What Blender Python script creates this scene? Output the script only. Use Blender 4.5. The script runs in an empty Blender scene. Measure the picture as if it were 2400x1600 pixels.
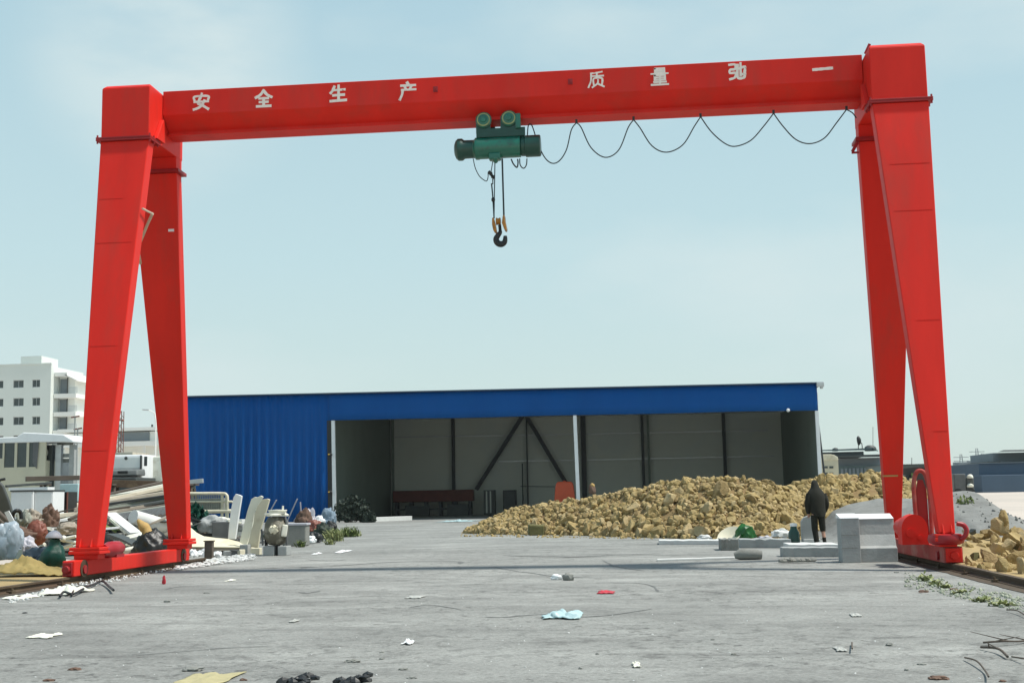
import bpy, bmesh, math, random
from mathutils import Vector, Matrix, Euler, noise
R = math.radians
random.seed(7)
sc = bpy.context.scene
C = sc.collection
# ------------------------------------------------------------------ camera
S = 0.94
F = 2918.0
CAM = Vector((2.878, -28.69, 1.6)) * S
_y, _p, _r = R(5.762), R(7.147), R(1.08)
fw = Vector((-math.sin(_y)*math.cos(_p), math.cos(_y)*math.cos(_p), math.sin(_p)))
rt0 = Vector((math.cos(_y), math.sin(_y), 0)); up0 = rt0.cross(fw)
rt = rt0*math.cos(_r) - up0*math.sin(_r); up = up0*math.cos(_r) + rt0*math.sin(_r)
cd = bpy.data.cameras.new('camera'); cam = bpy.data.objects.new('camera', cd); C.objects.link(cam)
M4 = Matrix((rt, up, -fw)).transposed().to_4x4(); M4.translation = CAM
cam.matrix_world = M4
cd.sensor_width = 36; cd.sensor_fit = 'HORIZONTAL'; cd.lens = F/2400*36; cd.clip_start = .1; cd.clip_end = 6000
sc.camera = cam

def ray(px, py): return fw + rt*((px-1200)/F) - up*((py-800)/F)
def G(px, py, z=0.0):                 # point of the level z seen at a place of the photo
    d = ray(px, py); return CAM + d*((z-CAM.z)/d.z)
def V(px, py, Y):                     # point of the upright plane y = Y
    d = ray(px, py); return CAM + d*((Y-CAM.y)/d.y)
def A(px, py, D): return CAM + ray(px, py)*D
def dep(P): return (Vector(P)-CAM).dot(fw)
def mpp(P): return dep(P)/F           # metres per photo pixel there

# ------------------------------------------------------------------ materials
def mat(name, col, rough=.6, metal=0., var=.12, scale=3., bump=0., bscale=None, col2=None, mix=.0, mscale=1.2, stretch=(1,1,1), spec=.5, coat=0., thr=(.5,.62)):
    m = bpy.data.materials.new(name); m.use_nodes = True
    nt = m.node_tree; N = nt.nodes; L = nt.links
    b = N['Principled BSDF']
    b.inputs['Roughness'].default_value = rough; b.inputs['Metallic'].default_value = metal
    b.inputs['Specular IOR Level'].default_value = spec
    if coat: b.inputs['Coat Weight'].default_value = coat; b.inputs['Coat Roughness'].default_value = .15
    tc = N.new('ShaderNodeTexCoord'); mp = N.new('ShaderNodeMapping'); mp.inputs['Scale'].default_value = stretch
    L.new(tc.outputs['Object'], mp.inputs['Vector'])
    n = N.new('ShaderNodeTexNoise'); n.inputs['Scale'].default_value = scale; n.inputs['Detail'].default_value = 7; n.inputs['Roughness'].default_value = .62
    L.new(mp.outputs['Vector'], n.inputs['Vector'])
    r = N.new('ShaderNodeValToRGB'); e = r.color_ramp.elements
    c = Vector(col[:3])
    e[0].position = .25; e[1].position = .75
    e[0].color = (*(c*(1-var)), 1); e[1].color = (*[min(1, q) for q in c*(1+var)], 1)
    L.new(n.outputs['Fac'], r.inputs['Fac'])
    out = r.outputs['Color']
    if col2 is not None and mix > 0:
        n2 = N.new('ShaderNodeTexNoise'); n2.inputs['Scale'].default_value = mscale; n2.inputs['Detail'].default_value = 9; n2.inputs['Roughness'].default_value = .68
        L.new(mp.outputs['Vector'], n2.inputs['Vector'])
        r2 = N.new('ShaderNodeValToRGB'); r2.color_ramp.elements[0].position = thr[0]; r2.color_ramp.elements[1].position = thr[1]
        r2.color_ramp.elements[0].color = (0,0,0,1); r2.color_ramp.elements[1].color = (mix,mix,mix,1)
        L.new(n2.outputs['Fac'], r2.inputs['Fac'])
        mx = N.new('ShaderNodeMix'); mx.data_type = 'RGBA'
        L.new(r2.outputs['Color'], mx.inputs['Factor']); L.new(out, mx.inputs['A']); mx.inputs['B'].default_value = (*col2[:3], 1)
        out = mx.outputs['Result']
    L.new(out, b.inputs['Base Color'])
    if bump:
        bn = N.new('ShaderNodeTexNoise'); bn.inputs['Scale'].default_value = bscale or scale*6; bn.inputs['Detail'].default_value = 6
        L.new(mp.outputs['Vector'], bn.inputs['Vector'])
        bp = N.new('ShaderNodeBump'); bp.inputs['Strength'].default_value = bump; bp.inputs['Distance'].default_value = .03
        L.new(bn.outputs['Fac'], bp.inputs['Height']); L.new(bp.outputs['Normal'], b.inputs['Normal'])
    return m
K = {}
K['red'] = mat('red_paint', (.68,.023,.014), .5, var=.13, scale=1.1, stretch=(1,1,.22), col2=(.40,.05,.035), mix=.5, mscale=1.5, bump=.08, bscale=5, spec=.2, thr=(.5,.75))
K['red_dusty'] = mat('dusty_red_paint', (.36,.05,.042), .65, var=.15, scale=2, col2=(.38,.22,.18), mix=.55, mscale=1.6, bump=.05, spec=.3)
K['red_dark'] = mat('dark_red_paint', (.30,.012,.014), .45, var=.2, scale=5, spec=.4)
K['magenta'] = mat('crimson_paint', (.34,.010,.018), .4, var=.15, scale=4)
K['cream_paint'] = mat('cream_lettering', (.82,.74,.68), .7, var=.08, scale=8, col2=(.45,.10,.09), mix=.7, mscale=7, thr=(.60,.66))
K['green'] = mat('green_enamel', (.004,.125,.080), .28, var=.25, scale=3, col2=(.02,.035,.03), mix=.5, mscale=4, spec=.6, coat=.3)
K['green_dark'] = mat('dark_green_enamel', (.003,.052,.036), .35, var=.25, scale=4, spec=.6)
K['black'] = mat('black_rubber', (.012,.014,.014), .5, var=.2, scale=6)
K['rope'] = mat('wire_rope', (.03,.04,.045), .5, metal=.4, var=.3, scale=20)
K['ochre'] = mat('ochre_paint', (.42,.17,.02), .5, var=.3, scale=9, col2=(.08,.03,.01), mix=.8, mscale=6)
K['steel'] = mat('brown_rusty_steel', (.085,.055,.032), .75, metal=.2, var=.3, scale=3, col2=(.16,.12,.07), mix=.6, mscale=2, bump=.2, stretch=(1,.3,1))
K['polish'] = mat('worn_steel', (.22,.19,.15), .45, metal=.7, var=.2, scale=4)
K['blue'] = mat('blue_sheet', (.002,.078,.29), .55, var=.09, scale=.5, stretch=(1,1,.3), spec=.12, col2=(.003,.088,.30), mix=.5, mscale=.35)
K['white'] = mat('white_paint', (.78,.80,.80), .5, var=.06, scale=3)
K['white_dirty'] = mat('weathered_white', (.72,.72,.62), .7, var=.10, scale=2, col2=(.42,.38,.28), mix=.5, mscale=2.2, bump=.1)
K['cream'] = mat('cream_board', (.66,.62,.47), .7, var=.10, scale=2.5, col2=(.48,.42,.28), mix=.5, mscale=1.8)
K['inside'] = mat('grey_lining', (.62,.65,.58), .8, var=.06, scale=.3, col2=(.52,.57,.55), mix=.6, mscale=.15)
K['inside_green'] = mat('green_grey_lining', (.17,.205,.17), .8, var=.10, scale=.3)
K['inside_dk'] = mat('dark_column_paint', (.035,.04,.045), .6, var=.1, scale=1)
K['roof'] = mat('pale_roof_sheet', (.55,.56,.54), .6, var=.08, scale=.5)
K['galv'] = mat('galvanised_steel', (.50,.52,.52), .4, metal=.5, var=.12, scale=3)
K['conc'] = mat('concrete_block', (.34,.355,.345), .85, var=.10, scale=3, col2=(.25,.265,.255), mix=.5, mscale=2, bump=.25)
K['conc_pale'] = mat('pale_concrete', (.60,.61,.59), .85, var=.08, scale=4, bump=.15)
K['conc_dk'] = mat('stained_concrete', (.23,.235,.215), .9, var=.22, scale=3, col2=(.10,.10,.08), mix=.5, mscale=3, bump=.3)
K['wood'] = mat('grey_timber', (.34,.30,.24), .8, var=.2, scale=2.5, stretch=(.25,1,3), col2=(.20,.16,.12), mix=.6, mscale=1.6, bump=.2)
K['wood_dk'] = mat('dark_timber', (.10,.080,.062), .85, var=.3, scale=2.5, stretch=(.25,1,3), bump=.2)
K['wood_lt'] = mat('pale_timber', (.58,.53,.42), .75, var=.15, scale=2.5, stretch=(.25,1,3), col2=(.40,.33,.24), mix=.5, mscale=1.2)
K['wood_gn'] = mat('greenish_timber', (.26,.28,.235), .8, var=.2, scale=2.5, stretch=(.25,1,3), bump=.2)
K['sacking'] = mat('black_sacking', (.010,.011,.011), .45, var=.3, scale=4, bump=.3, bscale=6)
K['tan'] = mat('tan_cloth', (.42,.28,.10), .85, var=.2, scale=6, bump=.3)
K['olive'] = mat('olive_tarp', (.29,.225,.08), .85, var=.15, scale=3, bump=.3, bscale=8)
K['navy'] = mat('navy_tarp', (.025,.042,.06), .45, var=.25, scale=3, bump=.3, bscale=5)
K['slate'] = mat('slate_tarp', (.10,.105,.105), .5, var=.25, scale=3, bump=.3, bscale=5)
K['lightblue'] = mat('light_blue_plastic', (.33,.40,.45), .45, var=.12, scale=5, bump=.4, bscale=7)
K['lavender'] = mat('pale_grey_plastic', (.50,.49,.53), .5, var=.12, scale=5, bump=.3)
K['jar'] = mat('green_plastic', (.004,.065,.042), .45, var=.35, scale=5, spec=.35, bump=.2, col2=(.02,.04,.03), mix=.7, mscale=5)
K['russet'] = mat('russet_plastic', (.19,.062,.04), .55, var=.2, scale=5, bump=.2)
K['brown'] = mat('brown_cloth', (.14,.085,.06), .85, var=.25, scale=5, bump=.3)
K['sage'] = mat('sage_board', (.40,.43,.36), .75, var=.1, scale=2)
K['charcoal'] = mat('charcoal_sheet', (.06,.068,.065), .55, var=.2, scale=3)
K['foliage'] = mat('weed_leaf', (.13,.17,.05), .75, var=.35, scale=6)
K['foliage_dk'] = mat('dark_leaf', (.018,.032,.020), .7, var=.4, scale=6)
K['leaf_pale'] = mat('pale_grass', (.30,.33,.15), .8, var=.3, scale=7)
K['rock'] = mat('tan_rock', (.325,.24,.098), .9, var=.38, scale=1.6, col2=(.43,.33,.16), mix=.7, mscale=1.1, bump=.9, bscale=7)
K['rock2'] = mat('brown_rock', (.235,.168,.068), .9, var=.32, scale=1.8, col2=(.42,.31,.16), mix=.6, mscale=1.4, bump=.9, bscale=7)
K['rock3'] = mat('pale_rock', (.41,.32,.165), .9, var=.25, scale=1.6, col2=(.36,.26,.13), mix=.6, mscale=1.4, bump=.9, bscale=7)
K['rock_olive'] = mat('olive_rock', (.13,.12,.045), .9, var=.3, scale=2, bump=.5, bscale=7)
K['mound'] = mat('rubble_earth', (.24,.165,.07), .95, var=.3, scale=2.5, col2=(.16,.10,.045), mix=.7, mscale=2.5, bump=.8, bscale=9)
K['sand'] = mat('yellow_sand', (.37,.275,.125), .95, var=.14, scale=1.2, col2=(.26,.19,.085), mix=.6, mscale=1.5, bump=.5, bscale=10)
K['orange'] = mat('orange_plastic', (.55,.075,.02), .55, var=.1, scale=3)
K['rust'] = mat('red_oxide', (.13,.035,.022), .7, var=.25, scale=1.2)
K['glass'] = mat('dark_glass', (.045,.06,.06), .12, var=.4, scale=.6, spec=.6)
K['wall_far'] = mat('pale_render', (.66,.70,.66), .85, var=.04, scale=.2)
K['wall_white'] = mat('white_render', (.82,.84,.80), .85, var=.04, scale=.2)
K['slab_far'] = mat('white_slab', (.80,.80,.76), .8, var=.04, scale=.3)
K['bus'] = mat('cream_bus_paint', (.58,.54,.40), .5, var=.06, scale=1)
K['bluegrey'] = mat('blue_grey_sheet', (.065,.105,.155), .7, var=.1, scale=.3)
K['bluegrey2'] = mat('grey_sheet', (.19,.22,.24), .7, var=.08, scale=.3)
K['teal'] = mat('teal_grey_sheet', (.10,.14,.14), .7, var=.12, scale=.5, stretch=(4,1,.2))
K['umber'] = mat('umber_sheet', (.055,.042,.037), .8, var=.2, scale=.6)
K['pinkred'] = mat('faded_pink', (.60,.25,.24), .7, var=.1, scale=2)
K['coat'] = mat('dark_coat', (.010,.011,.006), .9, var=.3, scale=6, bump=.2, bscale=9)
K['skin'] = mat('skin', (.50,.28,.20), .6, var=.08, scale=8)
K['hair'] = mat('black_hair', (.012,.011,.010), .5, var=.3, scale=30)
K['leafgreen'] = mat('bright_green_plastic', (.01,.10,.015), .45, var=.2, scale=5)
K['redlitter'] = mat('red_plastic', (.50,.02,.035), .4, var=.2, scale=8)
K['dust'] = mat('pale_dust_scrap', (.40,.41,.38), .9, var=.15, scale=6)
K['bonnet'] = mat('grey_bonnet', (.13,.14,.135), .5, var=.1, scale=2)
K['mat_tan'] = mat('faded_mat', (.40,.36,.20), .95, var=.15, scale=5, bump=.3)
K['aqua'] = mat('aqua_plastic', (.40,.55,.56), .4, var=.15, scale=5, bump=.4)
K['yellow'] = mat('yellow_paint', (.62,.42,.05), .5, var=.15, scale=6)
K['denim'] = mat('mottled_blue_cloth', (.20,.27,.34), .8, var=.5, scale=9)

# ------------------------------------------------------------------ tagging
def tag(o, label=None, cat=None, group=None, kind=None):
    if label: o['label'] = label
    if cat: o['category'] = cat
    if group: o['group'] = group
    if kind: o['kind'] = kind
    return o
ORG = {}
def thing(name, label, cat, loc=(0,0,0), group=None, rz=0):
    o = bpy.data.objects.new(name, None); C.objects.link(o)
    o.location = loc; o.rotation_euler = (0,0,rz); o.empty_display_size = .2
    ORG[o.name] = Vector(loc)
    return tag(o, label, cat, group)

# ------------------------------------------------------------------ mesh builder (world coordinates)
def frame(d):
    d = d.normalized(); a = Vector((0,0,1)) if abs(d.z) < .95 else Vector((1,0,0))
    u = d.cross(a).normalized(); return u, d.cross(u).normalized()
def ribbon(mb, pts, w, t, nrm=Vector((0,-1,0)), jit=0):
    n = len(pts); d0 = (pts[1]-pts[0]).normalized(); d1 = (pts[-1]-pts[-2]).normalized()
    pts = list(pts); pts[0] = pts[0]-d0*w*.35; pts[-1] = pts[-1]+d1*w*.35; rg = []
    for i in range(n):
        a = (pts[i]-pts[i-1]).normalized() if i else (pts[1]-pts[0]).normalized()
        b = (pts[i+1]-pts[i]).normalized() if i < n-1 else a
        sa = nrm.cross(a); sb = nrm.cross(b); m = (sa+sb); m = m.normalized() if m.length > 1e-6 else sa
        k = 1/max(.45, m.dot(sa)); q = m*w/2*k*(1+jit*(random.random()-.5))
        rg.append([pts[i]-q, pts[i]+q, pts[i]+q+nrm*t, pts[i]-q+nrm*t])
    return mb.loft(rg, True, True)
class MB:
    def __init__(s): s.v = []; s.f = []
    def add(s, vs, fs):
        o = len(s.v); s.v += [Vector(q) for q in vs]; s.f += [tuple(i+o for i in q) for q in fs]; return s
    def hexa(s, c):   # bottom 4 ccw, top 4 ccw
        return s.add(c, [(3,2,1,0),(4,5,6,7),(0,1,5,4),(1,2,6,5),(2,3,7,6),(3,0,4,7)])
    def box(s, c, d, rot=(0,0,0)):
        M = Euler([R(a) for a in rot]).to_matrix(); c = Vector(c); x,y,z = [q/2 for q in d]
        return s.hexa([c+M@Vector(q) for q in ((-x,-y,-z),(x,-y,-z),(x,y,-z),(-x,y,-z),(-x,-y,z),(x,-y,z),(x,y,z),(-x,y,z))])
    def bx(s, a, b):
        x0,x1 = sorted((a[0],b[0])); y0,y1 = sorted((a[1],b[1])); z0,z1 = sorted((a[2],b[2]))
        return s.hexa([(x0,y0,z0),(x1,y0,z0),(x1,y1,z0),(x0,y1,z0),(x0,y0,z1),(x1,y0,z1),(x1,y1,z1),(x0,y1,z1)])
    def bar(s, p0, p1, w, t, upv=(0,0,1), bend=0, seg=1):
        p0 = Vector(p0); p1 = Vector(p1); d = (p1-p0); dn = d.normalized()
        u = dn.cross(Vector(upv));  u = u.normalized() if u.length > 1e-4 else Vector((1,0,0)); n = u.cross(dn).normalized()
        st = []
        for i in range(seg+1):
            k = i/seg; c = p0+d*k+n*bend*math.sin(math.pi*k)
            st.append([c-u*w/2-n*t/2, c+u*w/2-n*t/2, c+u*w/2+n*t/2, c-u*w/2+n*t/2])
        return s.loft(st, closed=True, caps=True)
    def loft(s, rings, closed=True, caps=False):
        n = len(rings[0]); vs = [p for r in rings for p in r]; fs = []
        for i in range(len(rings)-1):
            for j in range(n if closed else n-1):
                a = i*n+j; b = i*n+(j+1) % n; fs.append((a, b, b+n, a+n))
        if caps: fs.append(tuple(range(n-1,-1,-1))); fs.append(tuple(range((len(rings)-1)*n, len(rings)*n)))
        return s.add(vs, fs)
    def cyl(s, p0, p1, r0, r1=None, n=16):
        p0 = Vector(p0); p1 = Vector(p1); r1 = r0 if r1 is None else r1
        u,w = frame(p1-p0)
        rg = [[p+(u*math.cos(2*math.pi*j/n)+w*math.sin(2*math.pi*j/n))*r for j in range(n)] for p,r in ((p0,r0),(p1,r1))]
        return s.loft(rg, True, True)
    def lathe(s, p0, ax, prof, n=24):   # prof: (distance along axis, radius)
        p0 = Vector(p0); ax = Vector(ax).normalized(); u,w = frame(ax)
        rg = [[p0+ax*h+(u*math.cos(2*math.pi*j/n)+w*math.sin(2*math.pi*j/n))*max(r,.001) for j in range(n)] for h,r in prof]
        return s.loft(rg, True, True)
    def tube(s, pts, r, n=6):
        pts = [Vector(p) for p in pts]; rg = []
        for i,p in enumerate(pts):
            d = pts[min(i+1,len(pts)-1)]-pts[max(i-1,0)]; d.normalize()
            u = d.cross(Vector((.13,.97,.21))).normalized(); w = d.cross(u)
            q = r[i] if isinstance(r,(list,tuple)) else r
            rg.append([p+(u*math.cos(2*math.pi*j/n)+w*math.sin(2*math.pi*j/n))*q for j in range(n)])
        return s.loft(rg, True, True)
    def prism(s, poly, vec):
        n = len(poly); vec = Vector(vec); a = [Vector(p) for p in poly]
        return s.add(a+[p+vec for p in a], [tuple(range(n-1,-1,-1)), tuple(range(n,2*n))]+[(i,(i+1)%n,(i+1)%n+n,i+n) for i in range(n)])
    def blob(s, c, size, seed=0, amp=.22, freq=1.3, sub=3, flat=-.45, rz=0, crump=0):
        bm = bmesh.new(); bmesh.ops.create_icosphere(bm, subdivisions=sub, radius=1); c = Vector(c)
        M = Matrix.Rotation(rz,3,'Z'); vs = []
        for v in bm.verts:
            p = v.co; k = 1+amp*noise.noise(p*freq+Vector((seed*3.1,seed*1.7,seed)))+amp*.5*noise.noise(p*freq*2.7+Vector((seed,9,seed*2)))+crump*(.5-abs(noise.noise(p*3.4+Vector((seed*1.3,2,seed)))*1.6)-.6*abs(noise.noise(p*7.5+Vector((5,seed,1)))))
            q = p*k
            if flat is not None and q.z < flat: q.z = flat+(q.z-flat)*.12
            vs.append(c+M@Vector((q.x*size[0]/2, q.y*size[1]/2, q.z*size[2]/2)))
        bm.verts.index_update(); fs = [tuple(v.index for v in f.verts) for f in bm.faces]; bm.free()
        return s.add(vs, fs)
    def sheet(s, c, w, d, hfun, nx=22, ny=14, edge=.18, seed=0):   # rumpled sheet lying on the ground
        c = Vector(c); vs = []
        for j in range(ny+1):
            for i in range(nx+1):
                a = i/nx*2-1; b = j/ny*2-1
                q = 1+edge*noise.noise(Vector((a*1.6+seed,b*1.6,seed*1.3)))
                vs.append(c+Vector((a*w/2*q, b*d/2*q, hfun(a,b))))
        fs = [(j*(nx+1)+i, j*(nx+1)+i+1, (j+1)*(nx+1)+i+1, (j+1)*(nx+1)+i) for j in range(ny) for i in range(nx)]
        return s.add(vs, fs)
    def build(s, name, m, parent=None, bevel=0, smooth=None, local=False, solid=0, norm=True):
        o0 = Vector((0,0,0))
        if parent is not None and not local: o0 = ORG[parent.name]
        me = bpy.data.meshes.new(name); me.from_pydata([v-o0 for v in s.v], [], s.f)
        me.materials.append(K[m] if isinstance(m,str) else m)
        if norm:
            bm = bmesh.new(); bm.from_mesh(me); bmesh.ops.recalc_face_normals(bm, faces=bm.faces); bm.to_mesh(me); bm.free()
        if smooth is not None:
            me.shade_smooth(); me.set_sharp_from_angle(angle=R(smooth))
        o = bpy.data.objects.new(name, me); C.objects.link(o)
        if parent is not None: o.parent = parent
        ORG[o.name] = o0
        if solid:
            md = o.modifiers.new('thickness','SOLIDIFY'); md.thickness = solid; md.offset = 0
        if bevel:
            md = o.modifiers.new('bevel','BEVEL'); md.width = bevel; md.segments = 2; md.limit_method = 'ANGLE'; md.angle_limit = R(35)
        return o
def spline(pts, n=8):
    pts = [Vector(p) for p in pts]; out = []
    for i in range(len(pts)-1):
        p0 = pts[max(i-1,0)]; p1 = pts[i]; p2 = pts[i+1]; p3 = pts[min(i+2,len(pts)-1)]
        for k in range(n):
            t = k/n
            out.append(.5*((2*p1)+(p2-p0)*t+(2*p0-5*p1+4*p2-p3)*t*t+(3*p1-p0-3*p2+p3)*t*t*t))
    out.append(pts[-1]); return out
def copy_tree(o, parent=None, loc=None, rz=None, scale=None):
    c = o.copy(); C.objects.link(c)
    if parent is not None: c.parent = parent
    if loc is not None: c.location = loc
    if rz is not None: c.rotation_euler = (0,0,rz)
    if scale is not None: c.scale = scale
    ORG[c.name] = ORG[o.name]
    for ch in list(o.children): copy_tree(ch, c)
    return c
# ------------------------------------------------------------------ the gantry crane
def s3(x, y, z): return Vector((x*S, y*S, z*S))
P_ = {-1: dict(eo=9.08, ei=8.82, yf=-3.67, yr=2.99, ft=-1.39, fb=-3.07, rt=.40, rb=2.17, xot=9.50, xit=8.33, xob=9.09, xib=8.60),
       1: dict(eo=9.19, ei=8.82, yf=-2.86, yr=2.75, ft=-1.41, fb=-2.93, rt=.43, rb=2.24, xot=9.42, xit=8.21, xob=9.05, xib=8.73)}
Zt, Zb, Zh, Zrt = 10.11, .73, 11.36, 10.04
EZ0, EZ1 = .15, .475
gy, Zg1, Zg2, Zg3, Zg4 = -.58, 11.49, 10.895, 10.575, 10.47
crane = thing('gantry_crane', 'tall red single girder gantry crane spanning the yard on two rails', 'gantry crane', s3(0,0,0))
# girder: box with a bevelled belly and a rail beam below it
xl, xr = -P_[-1]['xit'], P_[1]['xit']
sec = [(gy,Zg1),(gy,Zg2),(-.20,Zg3),(-.20,Zg4+.035),(-.30,Zg4+.03),(-.30,Zg4),(.30,Zg4),(.30,Zg4+.03),(.20,Zg4+.035),(.20,Zg3),(-gy,Zg2),(-gy,Zg1)]
girder = MB().loft([[s3(x,a,b) for a,b in sec] for x in (xl+.01, xr-.01)], True, True).build('girder', 'red', crane, bevel=.012)
def gp(px, py): return V(px, py, gy*S)
for (px, py) in ((1021,210),(1337,192)):
    c = gp(px, py)
    mb = MB(); w = .045; mb.box(c+Vector((0,-.012,0)), (.10,.024,.13)); mb.box(c+Vector((0,-.03,0)), (.05,.02,.06))
    mb.build('lug', 'red_dark', girder, bevel=.006)
STROKES = {
 '安': [[(.52,1.02),(.48,.9)],[(.06,.62),(.08,.84),(.92,.84),(.93,.62)],[(.45,.78),(.30,.42),(.55,.28),(.95,.02)],[(.70,.58),(.55,.28),(.30,.1),(.02,.02)],[(.06,.50),(.94,.50)]],
 '全': [[(.50,1.0),(.30,.74),(.02,.58)],[(.50,1.0),(.70,.74),(.98,.58)],[(.24,.52),(.78,.52)],[(.26,.30),(.76,.30)],[(.10,.05),(.92,.05)],[(.51,.54),(.51,.06)]],
 '生': [[(.26,.95),(.16,.72),(.03,.55)],[(.18,.72),(.90,.74)],[(.18,.40),(.86,.42)],[(.02,.05),(.98,.08)],[(.52,1.0),(.52,.08)]],
 '产': [[(.46,1.02),(.54,.88)],[(.10,.84),(.94,.84)],[(.30,.80),(.38,.64)],[(.72,.80),(.62,.62)],[(.14,.58),(.96,.58)],[(.20,.58),(.15,.28),(.02,.0)]],
 '质': [[(.88,.98),(.50,.92),(.18,.90)],[(.20,.90),(.18,.42),(.02,.02)],[(.22,.72),(.96,.72)],[(.56,.90),(.54,.58)],[(.36,.14),(.36,.56),(.86,.56),(.86,.18)],[(.62,.48),(.58,.24),(.26,.0)],[(.64,.2),(.98,.02)]],
 '量': [[(.24,.98),(.78,.98),(.78,.76),(.24,.76),(.24,.98)],[(.24,.87),(.78,.87)],[(.02,.67),(.98,.67)],[(.22,.57),(.80,.57),(.80,.31),(.22,.31),(.22,.57)],[(.22,.44),(.80,.44)],[(.51,.57),(.51,.04)],[(.16,.17),(.86,.17)],[(.02,.02),(.98,.02)]],
 '弛': [[(.04,.94),(.40,.94),(.40,.66),(.10,.62),(.08,.42),(.42,.40),(.36,.12),(.06,.02)],[(.56,.92),(.52,.24),(.62,.06),(.92,.10),(.99,.34)],[(.74,1.02),(.72,.22)],[(.52,.62),(.98,.76),(.94,.34),(.84,.30)]],
 '一': [[(.0,.5),(.5,.52),(1.,.54)]]}
for ch, px, py, hpx in (('安',472,239,38),('全',618,232,40),('生',793,220,39),('产',956,214,40),('质',1397,187,38),('量',1546,180,41),('弛',1727,168,38),('一',1928,163,43)):
    c = gp(px, py); k = hpx*mpp(c); mb = MB(); w = .155*k if ch not in '质量' else .104*k
    if ch == '一': w = .17*k
    for si, st in enumerate(STROKES[ch]):
        q = [c+Vector(((a-.5)*k*1.0, -.002-.0013*si, (b-.5)*k)) for a,b in st]
        sm = spline(q, 5) if len(q) > 2 and ch != '量' else q
        ribbon(mb, sm, w*(.9+.2*random.random()), .006, jit=.25)
    o = mb.build('painted_character', 'cream_paint', girder); o['label'] = 'cream painted Chinese character '+ch

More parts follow.
